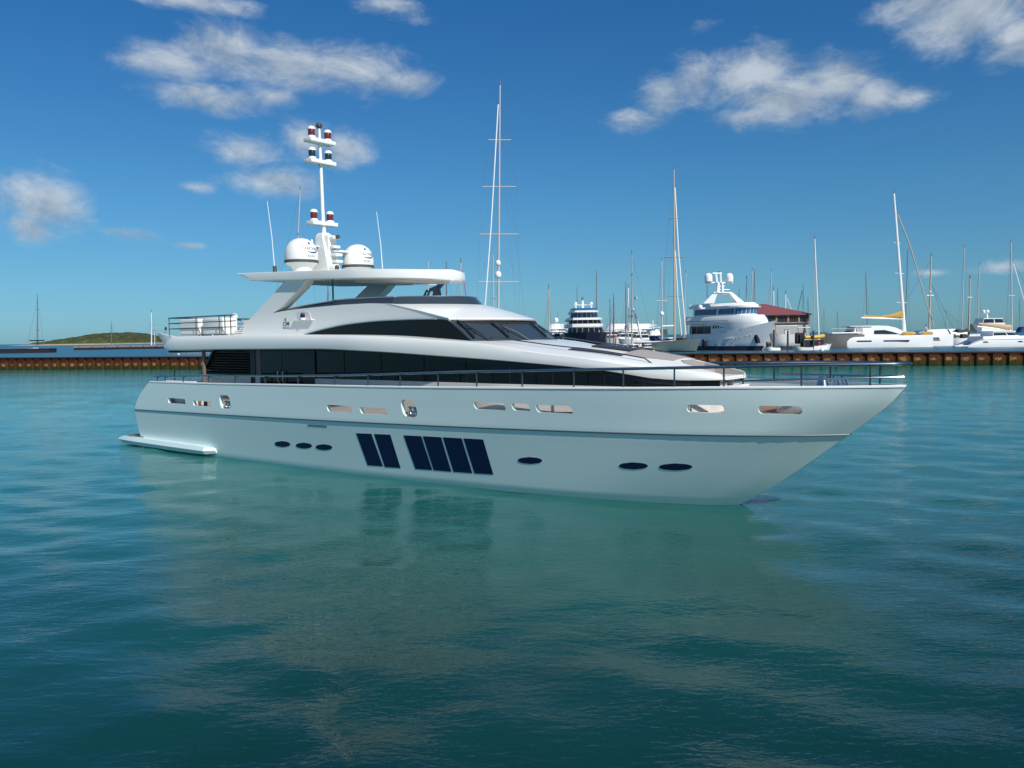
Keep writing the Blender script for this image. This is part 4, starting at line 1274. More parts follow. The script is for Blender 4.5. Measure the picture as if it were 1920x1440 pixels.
# long pale cruiser behind the sun deck: bow and staff to the left of the rail, awning and radome to its right
Yd = 350
g = at(374, 661, Yd)
b = Boat('motor_cruiser', (g.x, g.y), 182, 'long pale motor cruiser behind the sun deck, only its bow and a radome showing', 'motor boat')
Lc = 154 * PX(Yd)
boat_hull(b, Lc, 7.5, 3.0, b.px(300, 623.5).z, 'w2', rake=.14, band=[('boot_stripe', 'nv', -.2, .9)])
tier(b, 'deckhouse', -Lc * .42, Lc * .12, 6, 3.2, 6.0, 'w', 1.6, .3, glass=(.4, .8)); tier(b, 'upper_deckhouse', -Lc * .38, Lc * .02, 5, 6.0, 8.2, 'w', 1.4, .3, glass=(.4, .8))
zz_ = b.px(437, 601).z; xx_ = b.px(437, 601).x
MB().box(xx_ - 3, xx_ + 3, -2.2, 2.2, zz_, zz_ + .45).obj('awning', 'bcan', b.t)
for x in (xx_ - 2.6, xx_ + 2.6):
    for y in (-1.9, 1.9): MB().tube([(x, y, 8.0), (x, y, zz_)], .08, 6).obj('awning_pole', 'alu', b.t)
radome(b, b.px(440, 594), 1.35)
MB().tube([b.px(440, 594) - Vector((0, 0, zz_ * .35)), b.px(440, 594) - Vector((0, 0, 1))], .35, 8).obj('radome_post', 'w', b.t)
fs_ = b.px(309, 624); MB().tube([fs_ - Vector((0, 0, 1)), b.px(309.5, 611)], .10, 6).obj('flagstaff', 'dspar', b.t)
fp = b.px(310, 616); MB().box(fp.x - .8, fp.x, -.04, .04, fp.z - .7, fp.z + .6).obj('flag', 'nv', b.t)

# mooring buoys
def buoy(label, px, py, r, m='w'):
    g = ground(px, py); o = thing('mooring_buoy', (g.x, g.y, 0), 0, label, 'buoy')
    MB().ball((0, 0, r * .35), r, 18).obj('float', m, o)
    MB().lathe([(r * .34, r * 1.2), (r * .34, r * 1.33), (r * .1, r * 1.38), (r * .1, r * 1.6), (.01, r * 1.62)], 0, 0, 12).obj('mooring_eye', 'rig', o)


buoy('white mooring buoy on blue water beyond the wall, left of the yacht', 335, 665.0, .36)
buoy('white mooring buoy just over the rusty wall, left of the catamaran', 1541, 657.6, .52)

# ---------------- behind the yacht: two tall rigs and a motor yacht with dark arch
Yd = 150
g = at(555, 655, Yd)
b = Boat('sailing_yacht', (g.x, g.y), 200, 'sailing yacht hidden behind the big yacht, its mast rising behind the nearer radome', 'sailing yacht')
boat_hull(b, 15, 4.3, 1.1, 1.6, 'w', fine=.55); tier(b, 'cabin', -2, 3.5, 2.8, 1.2, 1.9, 'w', .8, .3, glass=(.35, .8))
bs, tp = b.px(549, 640), b.px(563, 357)
mast(b, bs, tp, .15, .10, 'alu', [(.45, 1.0, (0, 1, 0)), (.72, .8, (0, 1, 0))], None, [(tp, b.px(495, 640)), (bs.lerp(tp, .88), b.px(605, 640))], rig=.02)
wind_gear(b, tp, .12); MB().tube([bs + Vector((0, 0, 1.2)), b.px(600, 632)], .09, 6).obj('boom', 'alu', b.t)

Yd = 190
g = at(940, 650, Yd)
b = Boat('sailing_yacht', (g.x, g.y), 235, 'tallest sailing yacht, four crosstree mast with two radomes above the pilothouse roof', 'sailing yacht')
boat_hull(b, 30, 6.8, 2.0, 2.8, 'w', fine=.55); tier(b, 'cabin', -4, 6, 4.2, 2.1, 3.2, 'w', 1.2, .4, glass=(.35, .8))
bs, tp = b.px(934, 640), b.px(937.5, 160)
sv = lambda w_: b.L(b.loc + Vector((1, 0, 0))) * 1.0
acr = (b.px(1000, 500) - b.px(900, 500)).normalized()
H = (tp - bs).length
ypx = lambda y: (640 - y) / 480.0
sp = [(ypx(261), 21 * PX(Yd), acr), (ypx(348), 31 * PX(Yd), acr), (ypx(437), 36 * PX(Yd), acr), (ypx(527), 38 * PX(Yd), acr)]
stays = []
for sgn in (-1, 1):
    ends = [tp - Vector((0, 0, 3))] + [bs.lerp(tp, t) + acr * (w_ * sgn) for t, w_, _ in sp] + [bs + acr * (39 * PX(Yd) * sgn)]
    stays += list(zip(ends[:-1], ends[1:]))
    for k in range(4): stays.append((bs.lerp(tp, sp[k][0] - .0) if k else bs.lerp(tp, .95), bs.lerp(tp, sp[min(k + 1, 3)][0]) + acr * (sp[min(k + 1, 3)][1] * sgn) if k < 3 else bs + acr * (30 * PX(Yd) * sgn)))
stays += [(bs.lerp(tp, .9), b.px(972, 640)), (bs.lerp(tp, .93), b.px(990, 640))]
mast(b, bs, tp, .30, .17, 'alu', sp, None, stays, rig=.018)
MB().tube([b.px(934, 196), b.px(921, 420), b.px(906, 620)], .16, 8).obj('furled_genoa', 'wspar', b.t)
radome(b, b.px(934, 493), .62); radome(b, b.px(934, 515), .75)
wind_gear(b, tp, .2)
Yd = 205
g = at(925, 650, Yd)
b = Boat('sailing_yacht', (g.x, g.y), 240, 'sailing yacht whose shorter grey mast stands just left behind the tallest mast', 'sailing yacht')
boat_hull(b, 16, 4.4, 1.1, 1.6, 'w2', fine=.55); tier(b, 'cabin', -2, 4, 2.8, 1.2, 1.9, 'w', .8, .3, glass=(.35, .8))
bs, tp = b.px(926, 640), b.px(924.5, 478)
mast(b, bs, tp, .17, .12, 'alu', [(.5, 1.0, (0, 1, 0))], None, [(tp, b.px(915, 640)), (tp, b.px(940, 640))], rig=.02)

Yd = 175
g = at(805, 655, Yd)
b = Boat('motor_yacht', (g.x, g.y), 200, 'white motor yacht behind with a dark blue radar arch seen under the hardtop', 'yacht')
z0 = b.px(800, 560).z
boat_hull(b, 36, 7.4, 3.2, 5.0, 'w', rake=.12)
tier(b, 'deckhouse', -14, 7, 6.2, 3.6, 6.8, 'w', 2, .4, glass=(.35, .8), roof=.3); tier(b, 'upper_deckhouse', -12, 4.6, 5.6, 7.05, 10.0, 'w', 1.8, .4, glass=(.35, .8), roof=.3)
tier(b, 'bridge_deckhouse', -9, 3.2, 5.0, 10.25, z0 - .35, 'w', 1.2, .3, glass=(.35, .85))
MB().box(-8.5, 3.8, -2.4, 2.4, z0 - .347, z0 + .35, .12).obj('flybridge', 'w', b.t)
arch = MB()
for s in (-1, 1):
    arch.prism([(b.px(782, 0).x, z0 + .3), (b.px(791, 0).x, z0 + 2.0), (b.px(822, 0).x, z0 + 3.4), (b.px(822, 0).x, z0 + 3.1), (b.px(813, 0).x, z0 + 2.0), (b.px(815, 0).x, z0 + .3), (b.px(803, 0).x, z0 + .3), (b.px(806, 0).x, z0 + 1.7), (b.px(792, 0).x, z0 + 1.5), (b.px(788, 0).x, z0 + .3)], 'y', s * 1.5, s * 1.75)
arch.obj('radar_arch', 'nv', b.t)
for x, z in ((787, 3.7), (824, 4.2)):
    c = b.px(x, 0); MB().lathe([(.55, z0 + z - .35), (.62, z0 + z), (.55, z0 + z + .35), (.1, z0 + z + .45)], c.x, 0, 16).obj('radome', 'w', b.t)
MB().tube([b.px(803, 545), b.px(803, 490)], .12, 8).obj('mast', 'alu', b.t)
MB().box(b.px(798, 0).x - 1.0, b.px(798, 0).x + .9, -.3, .3, z0 + 2.9, z0 + 3.5, .1).obj('radar_scanner', 'w', b.t)
for i, (px_, y0, mm, lab) in enumerate(((615, 545, 'dspar', 'dark stub mast seen through the hardtop frame'), (683, 532, 'alu', 'silver mast with radar dome seen left of the port hardtop leg'), (707, 540, 'w', 'white mast with crosstree seen just beside the port hardtop leg'), (837, 500, 'dspar', 'dark bare mast seen behind the front corner of the hardtop'), (864, 493, 'alu', 'silver mast with red flag line below the hardtop tip'))):
    Yd = 215 + i * 6
    b = sailboat('sailing boat behind, ' + lab, px_, 652, Yd, 70, [(px_, y0, 3.2)], 190 + i * 8, 'w2', mm, boom=False, spr=1)
    if px_ == 683: radome(b, b.px(680, 552), .7)
    if px_ == 864:
        MB().tube([b.px(866, 505), b.px(876, 570)], .10, 6).obj('flag_halyard', 'flagred', b.t)

# ---------------- centre: brown mast, white cruisers, navy superyacht
sailboat('sailing boat with a buff wooden mast left of the navy hulled superyacht', 1026, 640, 265, 60, [(1029, 542, 3.0)], 245, 'w2', 'buff', boom=False, spr=0)
for i, (px_, Yd, sc, hd, lab) in enumerate(((1040, 285, 13, 250, 'white flybridge cruiser just left of the navy superyacht, partly behind a radome mast'), (1072, 300, 15, 262, 'white cruiser tucked between the buff mast and the navy superyacht'), (1150, 275, 17, 205, 'white cruiser with dark saloon window right of the navy superyacht'), (1182, 262, 15, 190, 'low white cruiser with black window strip behind the leaning mast'))):
    g = at(px_, 636, Yd)
    b = Boat('motor_cruiser', (g.x, g.y), hd, lab, 'motor boat', None)
    L = sc * 1.7; zt = b.px(px_, 600).z
    k = zt / 6.6
    boat_hull(b, L, L * .3, 1.9 * k, 2.8 * k, 'w', rake=.12)
    tier(b, 'deckhouse', -L * .32, L * .2, L * .24, 2.0 * k, 4.3 * k, 'w', 1.4, .3, glass=(.35, .82), roof=.25)
    tier(b, 'flybridge', -L * .25, L * .08, L * .2, 4.55 * k, 5.7 * k, 'w', .9, .3)
    if i < 2:
        c = Vector((-L * .1, 0, 6.6 * k)); radome(b, c, .8)
        MB().tube([(-L * .1, 0, 5.6 * k), (-L * .1, 0, 6.3 * k)], .18, 8).obj('radome_post', 'w', b.t)
        MB().tube([(-L * .1, .5, 5.6 * k), (-L * .1, .5, 8.4 * k)], .07, 6).obj('aerial', 'dspar', b.t)

Yd = 250
g = at(1093, 640, Yd)
b = Boat('superyacht', (g.x, g.y), -92, 'navy hulled superyacht with white stacked decks and twin radomes, seen end on', 'superyacht')
s = PX(Yd); yy = lambda y: b.px(1093, y).z
boat_hull(b, 40, 77 * s, yy(625.5), yy(625.5) + .3, 'nv', rake=.03, fine=.18, transom=.9, flare=.95)
tier(b, 'lower_deckhouse', -16, 15.5, 64 * s, yy(625) - .2, yy(614), 'w', .4, .2, glass=(.20, .86), rnd=.35)
MB().loft([[(x, y * .99, z) for x, y in ((-17, -33 * s), (14, -33 * s), (17.5, -24 * s), (18.2, 0), (17.5, 24 * s), (14, 33 * s), (-17, 33 * s))] for z in (yy(614) + .004, yy(608.6))]).obj('bridge_deck_bulwark', 'w', b.t)
tier(b, 'middle_deckhouse', -14, 14, 58 * s, yy(608.6), yy(601.5), 'w', .4, .2, glass=(.08, .95), rnd=.35)
MB().loft([[(x, y, z) for x, y in ((-15, -31 * s), (13, -31 * s), (16, -22 * s), (16.6, 0), (16, 22 * s), (13, 31 * s), (-15, 31 * s))] for z in (yy(601.5) + .004, yy(597.8))]).obj('sun_deck_bulwark', 'w', b.t)
tier(b, 'upper_deckhouse', -11, 9, 50 * s, yy(597.8), yy(587.5), 'w', .5, .2, glass=(.08, .92), gm='bw', rnd=.3)
MB().loft([[(x, y, z) for x, y in ((-13, -25 * s), (11, -25 * s), (13.6, -18 * s), (14, 0), (13.6, 18 * s), (11, 25 * s), (-13, 25 * s))] for z in (yy(587.5) + .004, yy(584.6))]).obj('top_deck', 'w', b.t)
MB().loft([[(x, y, z) for x, y in ((-8, -23 * s), (10, -23 * s), (12.6, -16 * s), (13, 0), (12.6, 16 * s), (10, 23 * s))] for z in (yy(584.6), yy(580))], True, False).obj('glass_screen', 'bw', b.t)
for px_ in (1079.5, 1108.5):
    c = b.px(px_, 569.5); c.x = 0; radome(b, c, 3.0 * s)
    MB().tube([(0, c.y, yy(580)), (0, c.y, yy(572))], .3, 8).obj('radome_post', 'w', b.t)
MB().box(-.4, .4, -16 * s, 16 * s, yy(572.4), yy(571)).obj('mast_spreader', 'w', b.t)
MB().tube([(0, 0, yy(585)), (0, 0, yy(569)), (0, 0, yy(558))], .55, 8, r1=.2).obj('mast', 'w', b.t)
MB().tube([(0, 0, yy(563)), (0, 0, yy(557))], .3, 8).obj('masthead_lamp', 'dspar', b.t)


sailboat('sailing boat with a tall thin dark mast just right of the navy superyacht', 1116, 638, 246, 40, [(1118.5, 514, 2.2)], 262, 'w2', 'dspar', boom=False, spr=0)
sailboat('sailing boat whose thin dark masthead shows over the left radome of the navy superyacht', 1083, 638, 285, 30, [(1082, 541, 1.6)], 262, 'w2', 'dspar', boom=False, spr=0)
for px_, py_, ytop, Yd, Lp, hd, hm, mm, sl, lab in (
    (1143, 640, 568, 236, 34, 215, 'w', 'wspar', None, 'thin white'), (1150, 641, 557, 232, 36, 220, 'w2', 'flagred', 'bcan', 'thin dark red'),
    (1173, 640, 534, 240, 38, 210, 'w2', 'dspar', None, 'slim dark'), (1177.5, 642, 540, 226, 44, 205, 'w', 'wspar', 'wsail', 'stout white')):
    sailboat('sailing boat on the centre pontoon with a %s mast' % lab, px_, py_, Yd, Lp, [(px_ + .5, ytop, 2.4)], hd, hm, mm, sail=sl, spr=1)
# leaning mast with its heavy furled jib
Yd = 228
b = sailboat('white sloop with a bent buff mast and thick furled jib right of the pontoon', 1205, 642, Yd, 56, [(1184.5, 478, 3.0)], 200, 'w', 'buff', sail='wsail', spr=1, forestay=False)
MB().tube([b.px(1187, 578), b.px(1194, 600), b.px(1203, 636)], .30, 8).obj('furled_jib', 'wspar', b.t)
radome(b, b.px(1192, 559), .45)
for i, (px_, lab, m_) in enumerate(((1140, 'leftmost white dinghy along the centre pontoon, blue cover on it', 'bcan'), (1163, 'white runabout in the middle of the centre pontoon', 'w'), (1186, 'white runabout with blue stripe below the bent mast', 'w'), (1212, 'small white motor boat with screen beside the sage ketch', 'w'))):
    g = at(px_, 646.5, 206 + i * 3); b = Boat('motor_boat', (g.x, g.y), 195 + 12 * i, lab, 'motor boat')
    boat_hull(b, 6.4, 2.3, .9, 1.3, 'w', rake=.1, deck='w2'); tier(b, 'cabin', -1.6, 1.2, 1.7, 1.0, 2.2, 'w', .7, .2, glass=(.4, .85), n=5)
    if m_ == 'bcan': MB().box(-2.6, .4, -1, 1, 2.25, 2.45, .1).obj('canvas_cover', 'bcan', b.t)
    MB().tube([(-2.2, 0, 1.0), (-2.2, 0, 3.3)], .04, 6).obj('flagstaff', 'alu', b.t)
    MB().box(-3.7, -3.2, -.3, .3, .2, 1.5, .08).obj('outboard', 'dspar', b.t)
EX = [(1034, 634, 262, 215, 13, 'white sport cruiser low beside the windscreen, behind the pilothouse edge'), (1056, 633, 272, 240, 12, 'white cabin cruiser left of the navy superyacht bow, nearest the windscreen'), (1138, 636, 255, 200, 15, 'white express cruiser moored close right of the navy superyacht'),
      (1170, 634, 246, 184, 14, 'white cabin cruiser behind the pontoon dinghies, under the stout white mast'), (1200, 636, 236, 176, 13, 'white cruiser with dark side glass just left of the tour boat'), (1216, 630, 255, 188, 11, 'small white cruiser end of the row beside the sage ketch stern')]
for i, (px_, y1, Yd, hd, Lm, lab) in enumerate(EX):
    g = at(px_, 646, Yd); b = Boat('motor_cruiser', (g.x, g.y), hd, lab, 'motor boat'); zt = b.px(px_, y1).z
    boat_hull(b, Lm, Lm * .29, zt * .85, zt * 1.1, 'w', rake=.12, deck='w2', band=[('boot_stripe', ('bcan', 'nv', 'tar')[i % 3], zt * .62, zt * .72)])
    tier(b, 'cabin', -Lm * .2, Lm * .22, Lm * .22, zt * .95, zt + 1.5, 'w', 1.3, .2, glass=(.35, .85), n=6)
    MB().box(-Lm * .34, -Lm * .05, -Lm * .1, Lm * .1, zt + 2.6, zt + 2.85, .1).obj('canopy', ('wsail', 'bcan', 'w2')[i % 3], b.t)
    for x in (-Lm * .32, -Lm * .07):
        for y in (-1, 1): MB().tube([(x, y * Lm * .085, zt * .9), (x, y * Lm * .085, zt + 2.6)], .06, 5).obj('canopy_pole', 'alu', b.t)
    MB().tube([(-Lm * .1, 0, zt + 2.85), (-Lm * .12, 0, zt + 5.0)], .05, 5).obj('aerial', 'wspar', b.t)
    MB().tube([(Lm * .15, -Lm * .12, zt * 1.05), (Lm * .15, -Lm * .12, zt + .6), (Lm * .47, 0, zt + .8), (Lm * .15, Lm * .12, zt + .6), (Lm * .15, Lm * .12, zt * 1.05)], .05, 5).obj('pulpit_rail', 'alu', b.t)
p0, p1 = at(1120, 652, 200), at(1222, 652.5, 196)
jetty('pontoon', 'low grey brown pontoon in front of the small white boats at centre', p0, p1, 1.5, 3, 'conc', 'pilewood', .4)
g = at(1203, 651.5, 190); b = Boat('mooring_float', (g.x, g.y), 0, 'small orange yellow float by the end of the centre pontoon', 'buoy')
MB().lathe([(.2, -.1), (.55, 0), (.6, .4), (.55, .8), (.2, .95)], 0, 0, 14).obj('drum', 'ylw', b.t); MB().tube([(0, 0, .9), (0, 0, 1.5)], .06, 6).obj('pole', 'dspar', b.t)
# low grey breakwater land far behind
g0, g1 = at(1120, 628, 700), at(1250, 626, 700)
tt = thing('harbour_mole', g0, rzof(g1 - g0), 'dark low harbour mole on the horizon behind the centre boats', 'breakwater')
rg = []
rr_ = random.Random(4)
for i in range(40):
    x = i * (g1 - g0).length / 39; h = 3.2 + rr_.random() * .7
    rg.append([(x, -6, -.5), (x, -2, h - g0.z * 0), (x, 3, h + .2), (x, 8, -.5)])
MB().loft(rg).obj('rock_bank', mat('dark boulders', (.055, .06, .058), .9, var=.4, vscale=.8), tt, smooth=False)

# ---------------- the sage green ketch
Yd = 215
c = ground(1262, 656)
b = Boat('ketch', (at(1262, 656, Yd).x, Yd), -48, 'sage grey ketch with teak deck and two tall buff masts, right of centre', 'sailing yacht')
boat_hull(b, 18, 5.2, 2.5, 3.7, 'gh', rake=.10, fine=.6, deck='wdeck', band=[('boot_stripe', 'tar', -.2, .25)])
tier(b, 'deckhouse', -4.0, .6, 2.6, 2.8, 3.8, 'w', .7, .3, glass=(.3, .8)); MB().box(-7.0, -4.6, -1.4, 1.4, 2.9, 4.4, .3).obj('cockpit_hood', 'bcan', b.t)
MB().box(1.6, 4.0, -1.0, 1.0, 3.1, 3.7, .25).obj('upturned_dinghy', 'dkred', b.t)
bs, tp = b.px(1265, 640), b.px(1263.5, 318)
acr = (b.px(1300, 500) - b.px(1200, 500)).normalized(); f_ = lambda y: (640 - y) / 322
mast(b, bs, tp, .30, .17, 'buff', [(f_(408), 10 * PX(Yd), acr), (f_(481), 18 * PX(Yd), acr), (f_(554), 14 * PX(Yd), acr)], 'rig',
     [(tp, b.px(1238, 640)), (bs.lerp(tp, .72), b.px(1247, 640)), (bs.lerp(tp, f_(408)) - acr * 1.4, bs.lerp(tp, f_(481)) - acr * 2.5), (bs.lerp(tp, f_(481)) - acr * 2.5, b.px(1243, 640)), (bs.lerp(tp, f_(481)) + acr * 2.5, b.px(1281, 640))], rig=.022)
MB().tube([b.px(1265.5, 352), b.px(1272, 470), b.px(1286, 628)], .17, 8).obj('furled_genoa', 'wspar', b.t)
MB().tube([b.px(1266, 470), b.px(1271, 560), b.px(1278, 629)], .14, 8).obj('furled_staysail', 'wspar', b.t)
wind_gear(b, tp, .14)
bs2, tp2 = b.px(1241.5, 637), b.px(1240.5, 490)
mast(b, bs2, tp2, .24, .15, 'alu', [(.5, 1.4, acr)], None, [(tp2, b.px(1228, 640)), (tp2, b.px(1253, 640))], rig=.022)
radome(b, b.px(1241, 588), .55); MB().tube([b.px(1241, 612), b.px(1263, 611)], .28, 8).obj('boom_cover', 'w2', b.t)
g = at(1227, 640, 240); b = Boat('motor_cruiser', (g.x, g.y), -80, 'white tour boat with radar post directly behind the sage ketch stern', 'motor boat')
boat_hull(b, 13, 4.6, 1.6, 2.6, 'w', rake=.1); tier(b, 'deckhouse', -4, 3, 4, 1.8, 4.2, 'w', 1, .3, glass=(.35, .8), roof=.25); tier(b, 'flybridge', -3, 1.6, 3.4, 4.5, 6, 'w', .7, .2, roof=.2)
MB().tube([(-1, 0, 6), (-1, 0, 9)], .12, 6).obj('radar_post', 'w', b.t); MB().box(-1.2, -.8, -1.1, 1.1, 7.4, 7.6).obj('radar_scanner', 'w', b.t)

# ---------------- the white expedition yacht with the tripod mast
Yd = 222
cx_, cy_ = at(1376, 655, Yd).x, Yd
b = Boat('superyacht', (cx_, cy_), -57, 'three decked white superyacht with blue wheelhouse windows beside the red roofed building', 'superyacht')
s = PX(Yd); yy = lambda y: b.px(1376, y).z
L = 28.5; B = 9.6
sec = boat_hull(b, L, B, yy(634), yy(603.0), 'w', rake=.16, fine=.55, transom=.95, band=[('boot_stripe', 'dkblue', .55, 1.25), ('antifouling', 'dkred', -.2, .55)], flare=.7, deck='w2')
hw = lambda u: sec(u)
# bulwark body that sweeps up to the bow: main deck house and bridge deck
tier(b, 'main_deckhouse', -13.0, 4.5, 8.6, yy(634) + .05, yy(607), 'w', 1.0, .3, taper=.98, rnd=.5)
for sg in (-1, 1):
    for x0, x1 in ((-12.4, -9.9), (-9.6, -7.2), (-6.9, -4.6)):
        MB().box(x0, x1, min(sg * 4.36, sg * 4.24), max(sg * 4.36, sg * 4.24), yy(625), yy(611)).obj('window', 'wd', b.t)
rg = []
for z, o in ((yy(607.5), 0), (yy(606), .25), (yy(599), .3), (yy(592), -.15)):
    pts = []
    for x, w in ((-14, 4.4), (-6, 4.6), (2, 4.55), (6, 3.9), (9, 2.6), (10.6, 1.2), (11, 0)):
        fx = x - (0 if x < 3 else (z - yy(606)) * .55 * (x - 3) / 8)
        zz_ = min(z, sec((x + L / 2) / L)[3] - .15) if z < yy(607) and x > -3 else z
        pts.append((fx, -(w + o) if w else 0.0, zz_))
    rg.append(pts + [(p[0], -p[1], p[2]) for p in reversed(pts[:-1])])
MB().loft(rg).obj('bridge_deck_bulwark', 'w', b.t, angle=30)
MB().loft([[(x, sg * (w + .33), yy(600.8) - k), (x, sg * (w + .36), yy(600.8))] for sg in (-1,) for x, w in ((-14, 4.4), (-6, 4.6), (2, 4.52)) for k in (.12,)], False, False).obj('styling_line', 'grey', b.t)
wh = tier(b, 'wheelhouse', -11.5, 6.6, 8.0, yy(592), yy(577.5), 'w', -.5, .3, taper=1.0, glass=(.18, .88), gm='bw', rnd=.75, n=10, roof=.55)
rg = []
for z, o in ((yy(577.3), .2), (yy(574), .35), (yy(568.5), -.5)):
    pts = []
    for x, w in ((-13, 3.9), (-5, 4.2), (2, 4.0), (5.2, 3.0), (6.8, 1.5), (7.3, 0)):
        pts.append((x + (o if x > 3 else 0), -(w + o) if w else 0.0, z))
    rg.append(pts + [(p[0], -p[1], p[2]) for p in reversed(pts[:-1])])
MB().loft(rg).obj('sun_deck', 'w', b.t, angle=30)
# arch legs and mast
acr = (b.px(1400, 560) - b.px(1340, 560)).normalized()
def seg(p, q, w0, w1, nm, m='w', d=.5, parent=None):
    p, q = Vector(p), Vector(q); fw = acr.cross(Vector((0, 0, 1))).normalized()
    return MB().loft([[p - acr * w0 + fw * d, p + acr * w0 + fw * d, p + acr * w0 - fw * d, p - acr * w0 - fw * d], [q - acr * w1 + fw * d, q + acr * w1 + fw * d, q + acr * w1 - fw * d, q - acr * w1 - fw * d]]).obj(nm, m, parent or b.t, smooth=False)
seg(b.px(1328, 569), b.px(1341, 549), 1.5, .55, 'arch_leg'); seg(b.px(1387, 567), b.px(1369, 549), 1.0, .55, 'arch_leg', d=.9)
seg(b.px(1337, 549), b.px(1373, 549), .2, .2, 'arch_top', d=.8)
top_ = MB().box(-.01, .01, -.01, .01, 0, .01)
def bar(y, x0, x1, th, nm):
    p, q = b.px(x0, y), b.px(x1, y); return MB().tube([p, q], th, 8).obj(nm, 'w', b.t)
bar(550, 1338, 1372, .38, 'arch_beam')
seg(b.px(1346, 550), b.px(1347, 531), .45, .28, 'mast_leg'); seg(b.px(1355, 550), b.px(1354, 531), .25, .22, 'mast_leg')
bar(530, 1321, 1374, .20, 'radome_beam'); bar(543, 1344, 1368, .12, 'radar_beam'); bar(537, 1350, 1358, .22, 'radar_scanner')
seg(b.px(1344, 530), b.px(1342, 513), .28, .2, 'mast_leg'); seg(b.px(1351.5, 530), b.px(1350.5, 513), .22, .18, 'mast_leg')
bar(512.5, 1336, 1353, .2, 'masthead_beam'); MB().ball(tuple(b.px(1347.5, 510)), .2, 10).obj('masthead_lamp', 'nv', b.t)
for x in (1328.5, 1367.5):
    c = b.px(x, 520.5); MB().lathe([(.72, c.z - 1.25), (1.02, c.z - 1.05), (1.06, c.z), (1.0, c.z + .55), (.78, c.z + .95), (.42, c.z + 1.18), (.01, c.z + 1.26)], c.x, c.y, 24).obj('radome', 'w', b.t)
c = b.px(1313, 576); radome(b, c, .62)
MB().tube([b.px(1313, 579), b.px(1322, 578)], .2, 8).obj('radome_bracket', 'w', b.t)
# side deck windows, fender tubes, anchor pocket
for i in range(6):
    u0 = -3.5 + i * .95
    for sg in (-1, 1): MB().prism([(u0, yy(615)), (u0 + .45, yy(615)), (u0 + .62, yy(609.5)), (u0 + .17, yy(609.5))], 'y', sg * 4.66, sg * 4.30).obj('window', 'wd', b.t)
def onhull(u, f): 
    x, w, wl, zt = sec(u); xw = x - .16 * L * u ** 3
    return lin(xw, x, f), lin(wl, w, f * .9), zt * f
for u, f in ((.66, .62), (.70, .625), (.76, .64), (.80, .65)):
    x, w, z = onhull(u, f); MB().box(x - .45, x + .45, -w - .10, -w + .05, z - .1, z + .1).obj('fairlead', 'gel', b.t)
x, w, z = onhull(.86, .42); MB().prism([(x - .1, z + 1.3), (x + 1.0, z + 1.3), (x + 1.5, z - .9), (x + .7, z - .9)], 'y', -w - .32, -w + .6).obj('anchor_pocket', 'nv', b.t)
for u in (.10, .30):
    x, w, z = onhull(u, .2); MB().box(x - .75, x + .75, -w - 1.35, -w - .25, .7, 3.2, .5).obj('fender', 'nv', b.t)
for u in (.42, .44, .52, .54, .62):
    x, w, z = onhull(u, .36); MB().ball((x, -w - .02, z), .16, 10).obj('porthole', 'wd', b.t)
MB().tube([(-12.5, -4.45, yy(636.0)), (4.0, -4.55, yy(634))], .14, 6).obj('rubbing_rail', 'w2', b.t)
rl = [b.px(1333, 569.2), b.px(1360, 567.5), b.px(1398, 567.5)]
MB().tube(rl, .06, 6).obj('sun_deck_rail', 'grey', b.t)
for x0 in (-13.6, -11.9):
    MB().tube([(x0, -4.3, yy(634)), (x0, -4.3, yy(607))], .14, 6).obj('deck_pillar', 'w', b.t)

# ---------------- the club house
Yd = 262
s = PX(Yd); p0 = at(1402, 650, Yd); z = lambda y: at(1460, y, Yd).z
t = thing('club_house', (p0.x, Yd, 0), 0, 'waterfront building with hipped dull red roof and orange framed windows', 'building')
X = lambda x: (x - 1402) * s
W1 = X(1516)
MB().box(0, W1, 0, 14, 0, z(588.5)).obj('wall', 'wallp', t, smooth=False)
rx0, rx1 = X(1396), X(1520); rz = z(589.5); rh = z(568) - rz
MB().add([(rx0, -1.2, rz), (rx1, -1.2, rz), (rx1, 15.2, rz), (rx0, 15.2, rz), (X(1440), 7, rz + rh), (X(1447), 7, rz + rh), (rx0, -1.2, rz - .3), (rx1, -1.2, rz - .3), (rx1, 15.2, rz - .3), (rx0, 15.2, rz - .3)],
         [(0, 1, 5, 4), (1, 2, 5), (2, 3, 4, 5), (3, 0, 4), (0, 6, 7, 1), (1, 7, 8, 2), (2, 8, 9, 3), (3, 9, 6, 0), (6, 9, 8, 7)]).obj('roof', 'tile', t, smooth=False)
MB().add([(X(1477), .9, z(586.8)), (X(1497), .9, z(586.8)), (X(1487), .9, z(582)), (X(1487), 4.6, z(582.2))], [(0, 1, 2), (1, 3, 2), (0, 2, 3), (0, 3, 1)]).obj('dormer', 'tile', t, smooth=False)
for x0, x1 in ((1440, 1453.5), (1456.5, 1475), (1478.5, 1495), (1499, 1514)):
    o = MB().box(X(x0), X(x1), -.06, .1, z(604), z(591)).obj('window', 'wd', t, smooth=False)
    for k in range(1, 4):
        xm = lin(X(x0), X(x1), k / 4); MB().box(xm - .07, xm + .07, -.12, -.062, z(604), z(591)).obj('glazing_bar', 'pilewood', o, smooth=False)
for x in (1455, 1477, 1497, 1515):
    MB().box(X(x) - .28, X(x) + .28, -.35, -.01, z(606), z(589.8)).obj('post', 'orange', t, smooth=False)
MB().box(X(1425), W1 + .2, -.5, -.01, z(606.5), z(604.8)).obj('sill_band', 'conc', t, smooth=False)

